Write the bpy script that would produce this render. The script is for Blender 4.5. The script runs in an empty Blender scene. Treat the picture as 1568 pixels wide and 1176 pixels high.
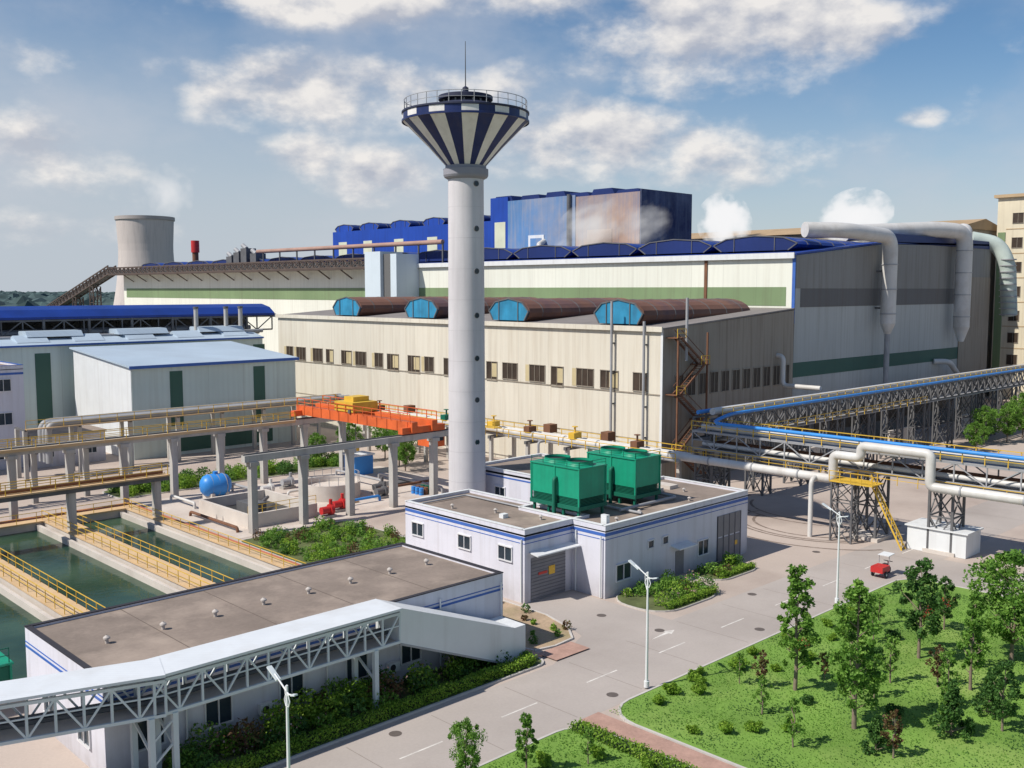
import bpy, math, random
import bmesh
import numpy as np
from mathutils import Vector, Matrix, noise
random.seed(7); rng=np.random.default_rng(5)
scene=bpy.context.scene
scene.view_settings.view_transform='Standard'; scene.view_settings.look='None'; scene.view_settings.exposure=0
H=25.0
# ------------------------------------------------------------ materials
MATS={}
def M(name,col=(.5,.5,.5),rough=.75,var=.15,scale=.35,metal=0,streak=0,corr=0,panel=0,bump=0,bscale=3,dirt=0,dirtcol=(.12,.09,.07),fine=0,base=0):
    if name in MATS: return MATS[name]
    m=bpy.data.materials.new(name); m.use_nodes=True; nt=m.node_tree; N=nt.nodes; L=nt.links
    b=N['Principled BSDF']; b.inputs['Roughness'].default_value=rough; b.inputs['Metallic'].default_value=metal
    b.inputs['Specular IOR Level'].default_value=.35
    tc=N.new('ShaderNodeTexCoord')
    def mth(op,a,b_=None):
        n=N.new('ShaderNodeMath'); n.operation=op
        for i,x in enumerate((a,b_)):
            if x is None: continue
            if isinstance(x,(int,float)): n.inputs[i].default_value=x
            else: L.new(x,n.inputs[i])
        return n.outputs[0]
    def nz(sc,detail=4,vec=None,ro=.55):
        n=N.new('ShaderNodeTexNoise'); n.inputs['Scale'].default_value=sc; n.inputs['Detail'].default_value=detail; n.inputs['Roughness'].default_value=ro
        L.new(vec if vec is not None else tc.outputs['Object'],n.inputs['Vector']); return n.outputs['Fac']
    f=mth('MULTIPLY_ADD',nz(scale,5),2*var*1.6); f.node.inputs[2].default_value=1-var*1.6
    if fine:
        f2=mth('MULTIPLY_ADD',nz(bscale*2,3),2*fine); f2.node.inputs[2].default_value=1-fine
        f=mth('MULTIPLY',f,f2)
    vm=N.new('ShaderNodeVectorMath'); vm.operation='DOT_PRODUCT'; L.new(tc.outputs['Object'],vm.inputs[0]); vm.inputs[1].default_value=(1,1,0)
    if panel:
        fl=mth('FLOOR',mth('DIVIDE',vm.outputs['Value'],panel))
        wn=N.new('ShaderNodeTexWhiteNoise'); wn.noise_dimensions='1D'; L.new(fl,wn.inputs['W'])
        p=mth('MULTIPLY_ADD',wn.outputs['Value'],.07); p.node.inputs[2].default_value=.965
        f=mth('MULTIPLY',f,p)
        fr=mth('FRACT',mth('DIVIDE',vm.outputs['Value'],panel))
        seam=mth('LESS_THAN',fr,.02); f=mth('MULTIPLY',f,mth('SUBTRACT',1,mth('MULTIPLY',seam,.12)))
    if corr:
        s=mth('SINE',mth('MULTIPLY',vm.outputs['Value'],6.2832/corr))
        f=mth('MULTIPLY',f,mth('MULTIPLY_ADD',s,.015)); f.node.inputs[1].links[0].from_node.inputs[2].default_value=.985
    rgb=N.new('ShaderNodeVectorMath'); rgb.operation='SCALE'; rgb.inputs[0].default_value=col; L.new(f,rgb.inputs['Scale'])
    out=rgb.outputs[0]
    def mixc(fac,c):
        nonlocal out
        mx=N.new('ShaderNodeMix'); mx.data_type='RGBA'; L.new(fac,mx.inputs[0]); L.new(out,mx.inputs[6]); mx.inputs[7].default_value=(*c,1); out=mx.outputs[2]
    if streak:
        mp=N.new('ShaderNodeMapping'); mp.inputs['Scale'].default_value=(1.3,1.3,.06); L.new(tc.outputs['Object'],mp.inputs['Vector'])
        s=nz(1.0,5,mp.outputs[0],.65)
        r=N.new('ShaderNodeMapRange'); r.inputs[1].default_value=.48; r.inputs[2].default_value=.76; r.inputs[3].default_value=0; r.inputs[4].default_value=streak; L.new(s,r.inputs[0]); mixc(r.outputs[0],dirtcol)
    if dirt:
        s=nz(scale*.6,7,None,.65)
        r=N.new('ShaderNodeMapRange'); r.inputs[1].default_value=.48; r.inputs[2].default_value=.72; r.inputs[3].default_value=0; r.inputs[4].default_value=dirt; L.new(s,r.inputs[0]); mixc(r.outputs[0],dirtcol)
    if base:
        sp=N.new('ShaderNodeSeparateXYZ'); L.new(tc.outputs['Object'],sp.inputs[0]); r=N.new('ShaderNodeMapRange'); r.inputs[1].default_value=0; r.inputs[2].default_value=base; r.inputs[3].default_value=.75; r.inputs[4].default_value=0
        L.new(sp.outputs[2],r.inputs[0]); mixc(mth('MULTIPLY',r.outputs[0],nz(.9,5)),(.22,.18,.15))
    L.new(out,b.inputs['Base Color'])
    if bump:
        bp=N.new('ShaderNodeBump'); bp.inputs['Strength'].default_value=bump; bp.inputs['Distance'].default_value=.05; L.new(nz(bscale,6),bp.inputs['Height']); L.new(bp.outputs[0],b.inputs['Normal'])
    MATS[name]=m; return m
def leafmat(name,c1,c2,c3):
    m=bpy.data.materials.new(name); m.use_nodes=True; nt=m.node_tree; N=nt.nodes; L=nt.links
    b=N['Principled BSDF']; b.inputs['Roughness'].default_value=.6; b.inputs['Specular IOR Level'].default_value=.2
    g=N.new('ShaderNodeNewGeometry'); tc=N.new('ShaderNodeTexCoord'); n=N.new('ShaderNodeTexNoise'); n.inputs['Scale'].default_value=.9; n.inputs['Detail'].default_value=3
    L.new(tc.outputs['Object'],n.inputs['Vector'])
    a=N.new('ShaderNodeMath'); a.operation='MULTIPLY_ADD'; L.new(g.outputs['Random Per Island'],a.inputs[0]); a.inputs[1].default_value=.55
    a2=N.new('ShaderNodeMath'); a2.operation='MULTIPLY_ADD'; L.new(n.outputs['Fac'],a2.inputs[0]); a2.inputs[1].default_value=1.2; a2.inputs[2].default_value=-.35; L.new(a2.outputs[0],a.inputs[2])
    r=N.new('ShaderNodeValToRGB'); r.color_ramp.elements[0].position=.1; r.color_ramp.elements[0].color=(*c1,1); r.color_ramp.elements[1].position=.95; r.color_ramp.elements[1].color=(*c3,1)
    e=r.color_ramp.elements.new(.5); e.color=(*c2,1); L.new(a.outputs[0],r.inputs[0]); L.new(r.outputs[0],b.inputs['Base Color'])
    t=N.new('ShaderNodeBsdfTranslucent'); L.new(r.outputs[0],t.inputs['Color']); mx=N.new('ShaderNodeMixShader'); mx.inputs[0].default_value=.38
    L.new(b.outputs[0],mx.inputs[1]); L.new(t.outputs[0],mx.inputs[2]); L.new(mx.outputs[0],N['Material Output'].inputs['Surface']); return m
# ------------------------------------------------------------ mesh builder
class MB:
    def __init__(s,mats,foliage=False): s.v=[];s.f=[];s.m=[];s.s=[];s.mats=mats;s.fol=foliage
    def add(s,vs,fs,m=0,sm=False):
        o=len(s.v); s.v.extend(vs)
        for f in fs: s.f.append([i+o for i in f]); s.m.append(m); s.s.append(sm)
    def box(s,x0,x1,y0,y1,z0,z1,m=0):
        s.add([(x0,y0,z0),(x1,y0,z0),(x1,y1,z0),(x0,y1,z0),(x0,y0,z1),(x1,y0,z1),(x1,y1,z1),(x0,y1,z1)],
              [(0,3,2,1),(4,5,6,7),(0,1,5,4),(1,2,6,5),(2,3,7,6),(3,0,4,7)],m)
    def beam(s,p0,p1,w,h=None,m=0):
        h=h or w; p0=Vector(p0);p1=Vector(p1); d=(p1-p0)
        if d.length<1e-6: return
        d.normalize(); sd=d.cross(Vector((0,0,1)))
        if sd.length<.01: sd=Vector((1,0,0))
        sd.normalize(); up=sd.cross(d); vs=[]
        for p in (p0,p1):
            for a,b in ((-1,-1),(1,-1),(1,1),(-1,1)): vs.append(tuple(p+sd*a*w/2+up*b*h/2))
        s.add(vs,[(0,1,2,3),(7,6,5,4),(0,4,5,1),(1,5,6,2),(2,6,7,3),(3,7,4,0)],m)
    def tube(s,path,r,n=12,m=0,cap=True):
        P=[Vector(p) for p in path]; k=len(P); rs=r if isinstance(r,(list,tuple)) else [r]*k; rings=[]; prev=None
        for i in range(k):
            d=(P[min(i+1,k-1)]-P[max(i-1,0)]).normalized()
            if prev is None:
                a=d.cross(Vector((0,0,1))); a=a if a.length>.05 else d.cross(Vector((1,0,0)))
            else: a=prev-d*prev.dot(d)
            a.normalize(); prev=a; b=d.cross(a)
            rings.append([tuple(P[i]+(a*math.cos(2*math.pi*j/n)+b*math.sin(2*math.pi*j/n))*rs[i]) for j in range(n)])
        vs=[p for q in rings for p in q]; fs=[]
        for i in range(k-1):
            for j in range(n): fs.append((i*n+j,i*n+(j+1)%n,(i+1)*n+(j+1)%n,(i+1)*n+j))
        s.add(vs,fs,m,True)
        if cap: s.add(list(rings[0]),[tuple(range(n))],m); s.add(list(rings[-1]),[tuple(range(n))],m)
    def lathe(s,c,prof,n=32,m=0,sm=True):
        for k in range(len(prof)-1):
            (r0,z0),(r1,z1)=prof[k],prof[k+1]
            vs=[]
            for j in range(n):
                a=2*math.pi*j/n; vs+= [(c[0]+r0*math.cos(a),c[1]+r0*math.sin(a),z0),(c[0]+r1*math.cos(a),c[1]+r1*math.sin(a),z1)]
            if callable(m):
                for j in range(n):
                    q=[vs[2*j],vs[2*((j+1)%n)],vs[2*((j+1)%n)+1],vs[2*j+1]]; s.add(q,[(0,1,2,3)],m(j,k),False)
            else: s.add(vs,[(2*j,2*((j+1)%n),2*((j+1)%n)+1,2*j+1) for j in range(n)],m,sm)
    def prism(s,pts,a0,a1,ax,m=0):
        n=len(pts)
        f={'y':lambda p,a:(p[0],a,p[1]),'x':lambda p,a:(a,p[0],p[1]),'z':lambda p,a:(p[0],p[1],a)}[ax]
        vs=[f(p,a0) for p in pts]+[f(p,a1) for p in pts]
        s.add(vs,[tuple(range(n))[::-1],tuple(range(n,2*n))]+[(i,(i+1)%n,n+(i+1)%n,n+i) for i in range(n)],m)
    def rail(s,p0,p1,h=1.1,sp=2.2,t=.07,m=0):
        p0=Vector(p0);p1=Vector(p1); n=max(1,int((p1-p0).length/sp)); up=Vector((0,0,h))
        for i in range(n+1):
            p=p0.lerp(p1,i/n); s.beam(p,p+up,t,m=m)
        s.beam(p0+up,p1+up,t,m=m); s.beam(p0+up*.52,p1+up*.52,t*.8,m=m)
    def truss(s,p0,p1,h,n,t=.15,m=0,cross=False):
        p0=Vector(p0);p1=Vector(p1);up=Vector((0,0,h)); s.beam(p0,p1,t,m=m); s.beam(p0+up,p1+up,t,m=m)
        for i in range(n+1):
            a=p0.lerp(p1,i/n); s.beam(a,a+up,t*.7,m=m)
            if i<n:
                b=p0.lerp(p1,(i+1)/n)
                if cross: s.beam(a,b+up,t*.6,m=m); s.beam(b,a+up,t*.6,m=m)
                elif i%2: s.beam(a,b+up,t*.6,m=m)
                else: s.beam(a+up,b,t*.6,m=m)
    def pylon(s,x,y,z0,z1,w,d,n=3,t=.18,m=0):
        C=[(x-w/2,y-d/2),(x+w/2,y-d/2),(x+w/2,y+d/2),(x-w/2,y+d/2)]
        for c in C: s.beam((*c,z0),(*c,z1),t,m=m)
        for k in range(n):
            a=z0+(z1-z0)*k/n;b=z0+(z1-z0)*(k+1)/n
            for i in range(4):
                p,q=C[i],C[(i+1)%4]; s.beam((*p,b),(*q,b),t*.6,m=m); s.beam((*p,a),(*q,b),t*.5,m=m); s.beam((*q,a),(*p,b),t*.5,m=m)
    def leaves(s,C,size,m=0):
        C=np.asarray(C,float); n=len(C)
        if n==0: return
        a=rng.normal(size=(n,3)); a/=np.linalg.norm(a,axis=1)[:,None]; b=rng.normal(size=(n,3)); b-=a*(a*b).sum(1)[:,None]; b/=np.linalg.norm(b,axis=1)[:,None]
        sz=size*rng.uniform(.6,1.3,(n,1)); a*=sz; b*=sz*.62
        V=np.stack([C-a,C-b*.9,C+a,C+b],1).reshape(-1,3); o=len(s.v); s.v.extend(map(tuple,V.tolist()))
        s.f.extend((np.arange(n*4).reshape(n,4)+o).tolist()); s.m.extend([m]*n); s.s.extend([False]*n)
    def mesh(s,name):
        me=bpy.data.meshes.new(name); me.from_pydata(s.v,[],s.f)
        for m in s.mats: me.materials.append(m)
        me.polygons.foreach_set('material_index',s.m); me.polygons.foreach_set('use_smooth',s.s)
        if not s.fol:
            bm=bmesh.new(); bm.from_mesh(me); bmesh.ops.recalc_face_normals(bm,faces=bm.faces); bm.to_mesh(me); bm.free()
        me.update(); return me
ALL=[]
class Obj:
    def __init__(s,name,loc=(0,0,0)): s.name=name;s.loc=Vector(loc);s.parts={};ALL.append(s)
    def part(s,name,mat=None,fol=False):
        if name not in s.parts: s.parts[name]=MB(mat if isinstance(mat,list) else [mat],fol)
        return s.parts[name]
    def finish(s):
        e=bpy.data.objects.new(s.name,None); e.location=s.loc; e.empty_display_size=.5; scene.collection.objects.link(e)
        for k,mb in s.parts.items():
            if not mb.f: continue
            o=bpy.data.objects.new(k,mb.mesh(s.name+'_'+k)); scene.collection.objects.link(o); o.parent=e; o.matrix_parent_inverse=Matrix.Translation(-s.loc)
def single(name,mb,loc=None):
    o=bpy.data.objects.new(name,mb.mesh(name)); scene.collection.objects.link(o)
    if loc: o.location=loc
    return o
def smoothpath(pts,rad,n=5):
    P=[Vector(p) for p in pts]; out=[P[0]]
    for i in range(1,len(P)-1):
        a=P[i]+(P[i-1]-P[i]).normalized()*rad; b=P[i]+(P[i+1]-P[i]).normalized()*rad
        for k in range(n+1):
            t=k/n; out.append(a*(1-t)**2+P[i]*2*t*(1-t)+b*t*t)
    out.append(P[-1]); return out
# palette
glass=M('window_glass',(.03,.045,.06),.12,.3,1)
wframe=M('window_frame_white',(.66,.66,.68),.5,.05)
lav=M('plaster_lavender_white',(.63,.63,.70),.8,.06,.4,streak=.38,dirtcol=(.36,.33,.33),fine=.04,base=2.2)
bluetrim=M('blue_trim',(.05,.13,.43),.5,.15,.8)
darkcap=M('dark_parapet_cap',(.035,.033,.04),.7,.2)
roofbr=M('flat_roof_felt',(.23,.185,.155),.95,.25,.3,dirt=.85,dirtcol=(.42,.34,.28),fine=.16,bump=.3,bscale=2)
white=M('white_paint',(.68,.70,.71),.5,.06,.5,streak=.28,dirtcol=(.4,.37,.34))
ventm=M('vent_grey_white',(.45,.41,.38),.6,.1,1)
steelw=M('white_steel',(.58,.63,.65),.45,.12)
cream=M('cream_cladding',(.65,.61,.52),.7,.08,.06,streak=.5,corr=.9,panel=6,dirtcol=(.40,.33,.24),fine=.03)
creamd=M('brown_weathered_shaded_cladding',(.31,.275,.225),.8,.18,.06,streak=.65,corr=.9,panel=6,dirtcol=(.15,.10,.07))  # weathered brown; also paints shadow into the mill hall's side wall
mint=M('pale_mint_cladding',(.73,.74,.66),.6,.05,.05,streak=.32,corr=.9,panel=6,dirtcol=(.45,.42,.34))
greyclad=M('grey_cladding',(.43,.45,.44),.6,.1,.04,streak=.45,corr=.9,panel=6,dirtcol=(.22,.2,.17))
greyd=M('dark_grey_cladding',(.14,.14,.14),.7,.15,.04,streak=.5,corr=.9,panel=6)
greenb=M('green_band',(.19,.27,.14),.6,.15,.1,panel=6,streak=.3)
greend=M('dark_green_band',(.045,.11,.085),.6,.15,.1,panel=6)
blueroof=M('blue_roof',(.012,.045,.26),.45,.25,.15,corr=1.2,dirt=.4,dirtcol=(.01,.02,.07))
blueroofd=M('blue_dark_roof',(.012,.028,.13),.5,.3,.1,corr=1.2)
brownroof=M('rusty_ventilator_roof',(.17,.085,.06),.7,.3,.15,corr=1.5,dirt=.75,dirtcol=(.03,.04,.09))
blueend=M('blue_vent_end',(.03,.23,.40),.5,.35,.5,streak=.6,dirtcol=(.03,.07,.12))
conc=M('concrete',(.45,.435,.41),.85,.14,.5,streak=.45,dirtcol=(.2,.18,.16),fine=.06,base=1.5)
concl=M('pale_concrete',(.58,.53,.48),.85,.12,.4,dirt=.45,dirtcol=(.33,.27,.24),fine=.05)
orangec=M('ochre_walkway',(.58,.40,.22),.8,.14,.6,dirt=.5,dirtcol=(.55,.45,.32),fine=.06)
yel=M('yellow_safety_paint',(.64,.41,.05),.5,.2,1)
steeld=M('dark_steel',(.12,.12,.125),.6,.3,.6)
steelg=M('grey_steel',(.32,.325,.34),.5,.2,.5)
pipew=M('pale_pipe_cladding',(.60,.59,.57),.4,.1,.4,streak=.2,dirt=.45,dirtcol=(.33,.28,.23))
pipeb=M('blue_pipe',(.04,.24,.64),.4,.15,.5)
orange=M('crane_orange',(.66,.13,.035),.5,.2,.6,dirt=.5,dirtcol=(.3,.06,.03))
green=M('cooling_unit_green',(.01,.29,.17),.45,.14,.8,corr=.5,streak=.4,dirtcol=(.02,.14,.10))
greendk=M('cooling_unit_dark_green',(.005,.12,.075),.6,.15)
rust=M('rust_brown',(.17,.08,.045),.8,.3,.8)
lightblue=M('light_blue_roof',(.42,.51,.60),.5,.12,.1,corr=1,panel=6,dirt=.35,dirtcol=(.3,.34,.38))
metaldoor=M('grey_shutter',(.20,.20,.22),.5,.15,1)
brick=M('red_brick_paving',(.40,.25,.20),.9,.2,1,fine=.2)
# ------------------------------------------------------------ ground
def sheet(name,polys,mat,z):
    mb=MB([mat],True)
    for p in polys: mb.add([(x,y,z) for x,y in p],[tuple(range(len(p)))])
    return single(name,mb)
def rect(x0,x1,y0,y1): return [(x0,y0),(x1,y0),(x1,y1),(x0,y1)]
gm=M('farmland',(.09,.13,.09),.95,.4,.004,dirt=.6,dirtcol=(.12,.15,.15))
sheet('ground',[rect(-9000,9000,-9000,9000)],gm,0)
yard=M('yard_concrete',(.46,.385,.335),.9,.15,.08,dirt=.75,dirtcol=(.27,.21,.18),fine=.1,bump=.2)
sheet('concrete_yard',[rect(-20,330,-60,330)],yard,.004)
roadm=M('road_surface',(.40,.355,.325),.9,.12,.12,dirt=.6,dirtcol=(.29,.25,.225),fine=.09,bump=.15)
sheet('road',[rect(-20,320,37.4,44.6),[(47.0,44.6),(60,44.6),(60,54.9),(54,54.9),(53.6,50),(52.5,47)],rect(84,92,-60,37.4)],roadm,.008)
mk=M('road_marking_white',(.64,.61,.57),.8,.25,1.5,dirt=1,dirtcol=(.42,.38,.34))
dash=[rect(38.8-7.5*4+7.5*i,41.8-7.5*4+7.5*i,40.94,41.06) for i in range(12)]
dash+=[[(55.5,43.0),(57.5,42.95),(57.5,42.7),(58.4,43.1),(57.5,43.5),(57.5,43.25)]]
sheet('road_marking',dash,mk,.012)
jt=MB([M('concrete_joint',(.26,.225,.20),.9,.2,1)],True)
for x in range(0,120,6): jt.add([(x,37.9,.0115),(x+.05,37.9,.0115),(x+.05,44.1,.0115),(x,44.1,.0115)],[(0,1,2,3)])
single('road_joints',jt)
mh=MB([M('cast_iron_cover',(.12,.10,.09),.7,.2,3)],True)
for x,y in ((33,43.6),(46,38.6),(57.5,43.8),(63,38.8),(57,49),(70,43.9),(86,47),(93,60)):
    mh.add([(x+.38*math.cos(a*math.pi/8),y+.38*math.sin(a*math.pi/8),.0135) for a in range(16)],[tuple(range(16))])
single('manhole_covers',mh)
tm=MB([M('tyre_rubber_mark',(.19,.145,.12),.9,.4,1.5,dirt=.9,dirtcol=(.38,.32,.28))],True)
for cx,cy,r,a0,a1 in ((96,53,5.2,1.6,4.6),(96,53,6.4,1.3,4.9),(96,53,7.0,1.8,4.2),(96,53,9.5,2.2,4.2),(104,56,7,1.8,4.8),(104,56,8.3,1.5,4.5)):
    for k in range(30):
        t0=a0+(a1-a0)*k/30;t1=a0+(a1-a0)*(k+1)/30
        tm.add([(cx+q*math.cos(t),cy+q*1.2*math.sin(t),.014+.0003*r) for q,t in ((r,t0),(r+.28,t0),(r+.28,t1),(r,t1))],[(0,1,2,3)])
single('tyre_marks',tm)
lawnm=M('lawn_grass',(.15,.27,.045),.95,.3,.22,dirt=.85,dirtcol=(.26,.36,.09),fine=.4,bump=.8,bscale=6)
kerbm=M('kerb_stone',(.5,.47,.44),.85,.15,1)
def plot(name,pts,top=.10,mat=lawnm,kerb=True):
    o=Obj(name,(pts[0][0],pts[0][1],0)); o.part('soil_and_grass',mat).prism(pts,0.0,top,'z')
    if kerb:
        k=o.part('kerb',kerbm); n=len(pts)
        for i in range(n):
            p,q=pts[i],pts[(i+1)%n]; k.beam((p[0],p[1],.065),(q[0],q[1],.065),.16,.13)
def rounded(x0,x1,y0,y1,r,n=5):
    out=[]
    for cx,cy,a in ((x1-r,y1-r,0),(x0+r,y1-r,90),(x0+r,y0+r,180),(x1-r,y0+r,270)):
        for k in range(n+1):
            t=math.radians(a+90*k/n); out.append((cx+r*math.cos(t),cy+r*math.sin(t)))
    return out
plot('lawn',rounded(43.5,84,-30,37.3,2.5))
plot('lawn',rounded(12,41.5,-30,37.3,2))
soilm=M('garden_soil',(.10,.12,.045),.95,.4,1,fine=.3)
plot('planting_bed',rounded(17,47,45.0,49.2,1),.12,soilm)
plot('planting_island',rounded(60.2,68.8,45.6,51.4,2.4),.14,soilm)
plot('planting_island',rounded(70.8,77.4,47.6,51.3,1.6),.14,soilm)
soil=M('bare_soil',(.38,.28,.19),.95,.3,.6,dirt=.6,dirtcol=(.26,.25,.10),fine=.3,bump=.6,bscale=3)
plot('soil_plot',[(47.2,49.6),(47.2,60),(53.9,60),(53.9,52),(53,48.8),(51.5,47),(49.5,46.8),(47.8,47.2)],.08,soil)
sheet('brick_path',[rect(41.7,43.3,-30,37.4),rect(47.5,50.9,44.8,46.6)],brick,.104)
# ------------------------------------------------------------ helpers for walls
def fb(mb,face,c,out,u0,u1,z0,z1,m=0):
    if face=='x': mb.box(c-out,c+.04,u0,u1,z0,z1,m)
    else: mb.box(u0,u1,c-out,c+.04,z0,z1,m)
def win(g,face,c,u,w,z0,z1,nx=2,fm=None,gm=None):
    u0,u1=u-w/2,u+w/2; fb(g.part('window_glass',gm or glass),face,c,.02,u0,u1,z0,z1); f=g.part('window_frames',fm or wframe)
    t=.09
    for a,b in ((z0-t,z0),(z1,z1+t)): fb(f,face,c,.14,u0-t,u1+t,a,b)
    for i in range(nx+1):
        x=u0+(u1-u0)*i/nx; d=t if i in(0,nx) else t*.7; lo=x-d if i==0 else (x if i==nx else x-d/2); fb(f,face,c,.10,lo,lo+d,z0,z1)
def flatroof(g,x0,x1,y0,y1,z,par=.35,t=.25,cap=None):
    g.part('roof',roofbr).box(x0+t,x1-t,y0+t,y1-t,z-.3,z)
    w=g.part('parapet',g.wall)
    for b in ((x0,x1,y0,y0+t),(x0,x1,y1-t,y1),(x0,x0+t,y0+t,y1-t),(x1-t,x1,y0+t,y1-t)):
        w.box(*b,z-.3,z+par)
        g.part('parapet_cap',cap or g.capm).box(b[0]-.04,b[1]+.04,b[2]-.04,b[3]+.04,z+par,z+par+.06)
# ------------------------------------------------------------ long low workshop (A)
A=Obj('workshop_building',(33,55,0)); A.wall=lav; A.capm=darkcap
A.part('walls',lav).box(19,46.8,49.3,60.7,0,4.9); flatroof(A,19,46.8,49.3,60.7,5.2,.15)
fb(A.part('blue_stripe',bluetrim),'x',19,.02,49.3,60.7,4.15,4.3); fb(A.part('blue_stripe'),'x',19,.02,49.3,60.7,4.45,4.52)
fb(A.part('blue_stripe'),'y',49.3,.02,19.05,46.8,4.15,4.3); fb(A.part('blue_stripe'),'y',49.3,.02,19.05,46.8,4.45,4.52)
for u in (21.3,25.2,29.8,34.4,38.6,43.4): win(A,'y',49.3,u,1.5,1.2,2.7)
for u in (52,57): win(A,'x',19,u,1.5,1.2,2.7)
A.part('downpipes',white)
for u in (23.3,32.2,41,46.5): A.part('downpipes').tube([(u,49.15,0.1),(u,49.15,4.8)],.06,8)
for u in (27.6,36.6): A.part('air_conditioner_units',white).box(u,u+.85,48.9,49.28,1.0,1.6); A.part('air_conditioner_fans',darkcap).tube([(u+.3,48.89,1.3),(u+.3,48.9,1.3)],.22,14)
for i in range(8):
    v=A.part('roof_vents',ventm); x=21.5+3.3*i; v.tube([(x,55,5.2),(x,55,5.5)],.1,10); v.lathe((x,55),[(.04,5.68),(.19,5.56),(.2,5.48),(.04,5.46)],12)
for x in np.arange(24.5,46,5.5): A.part('roof_felt_seams',M('felt_seam',(.15,.12,.10),.9,.2,1)).box(x,x+.06,49.6,60.4,5.2,5.212)
# ------------------------------------------------------------ pump house (B)
B=Obj('pump_house',(62,58,0)); B.wall=lav; B.capm=white
B.part('walls',lav).box(54.7,62.5,55.1,70.4,0,5.6); B.part('walls').box(60.3,81,51.5,61.5,0,5.597)
flatroof(B,54.7,62.4,55.1,70.4,5.75,.25); flatroof(B,60.3,81,51.5,61.5,5.8,.22)
for z,h in ((5.15,.26),(4.85,.06)):
    s=B.part('blue_stripe',bluetrim); fb(s,'x',54.7,.02,55.1,70.4,z,z+h); fb(s,'y',55.1,.02,54.75,60.28,z,z+h); fb(s,'x',60.3,.02,51.5,55.05,z,z+h); fb(s,'y',51.5,.02,60.35,81,z,z+h)
for u in (68.6,62.3,57.3): win(B,'x',54.7,u,1.5,3.2,4.3)
for u,w in ((62.6,1.8),(73.8,1.5)): win(B,'y',51.5,u,w,1.2,2.5)
for u in (66.2,68.2): win(B,'y',51.5,u,.7,3.2,3.8,1)
d=B.part('doors',metaldoor); fb(d,'y',55.1,.05,55.4,59.4,.05,3.6); fb(d,'y',51.5,.05,76,79.8,.05,2.2); fb(d,'y',51.5,.06,76,79.8,2.35,4.3); fb(d,'y',51.5,.05,69.7,70.9,.05,2.2)
for k in range(12): fb(B.part('door_ribs',M('shutter_rib',(.13,.13,.15),.5,.1)),'y',55.1,.08,55.4,59.4,.2+k*.28,.24+k*.28)
for k in range(5): fb(B.part('door_ribs'),'y',51.5,.1,76+k*.93,76.08+k*.93,.05,4.3)
aw=B.part('awnings',white); aw.prism([(54.1,4.0),(55.1,4.15),(55.1,4.05),(54.1,3.9)],55.2,60.2,'x'); aw.prism([(50.5,2.7),(51.5,2.85),(51.5,2.75),(50.5,2.6)],69,71.6,'x')
B.part('notice_board',M('notice_yellow',(.7,.42,.05),.5,.3,6)); fb(B.part('notice_board'),'y',55.1,.11,57.4,58.1,1.9,2.6); fb(B.part('notice_board'),'y',51.5,.11,78.8,79.2,1.2,1.6)
fb(B.part('notice_red',M('notice_red',(.55,.05,.04),.5,.2)),'y',55.1,.11,56.2,57.2,2.1,2.3)
for x,y in ((54.62,55.4),(60.1,51.8),(60.2,54.6)): B.part('downpipes',white).tube([(x-.02,y-.0,.1),(x-.02,y,5.2)],.07,8)
B.part('roof_box',white).box(61,61.4,52,52.6,5.85,6.7); B.part('roof_box').box(57,57.6,60,60.5,5.75,6.1)
for x,y in ((56.5,66),(58,62),(59,57.5),(63,52.6),(66.5,53),(74,53.2),(77,56)): B.part('roof_vents',ventm).lathe((x,y),[(.1,5.75),(.1,6.05),(.2,6.07),(.04,6.2)],10)
B.part('roof_pipes',steelg).tube(smoothpath([(55.5,69,5.9),(60.8,69,5.9),(60.8,57,5.9)],.4),.08,8); B.part('roof_pipes').tube([(66.3,61,5.8),(66.3,61,9.2)],.1,8)
B.part('roof_pipes').tube(smoothpath([(65.5,54.3,6.1),(73.5,54.3,6.1),(73.5,60.5,6.1)],.4),.14,10); B.part('roof_pipes').tube([(66.2,52.5,6.0),(66.2,60.5,6.0)],.12,8)
for x in (74.5,76.8): B.part('skylight_curbs',concl).box(x,x+1.3,57.5,59.5,5.8,6.15)
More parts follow.
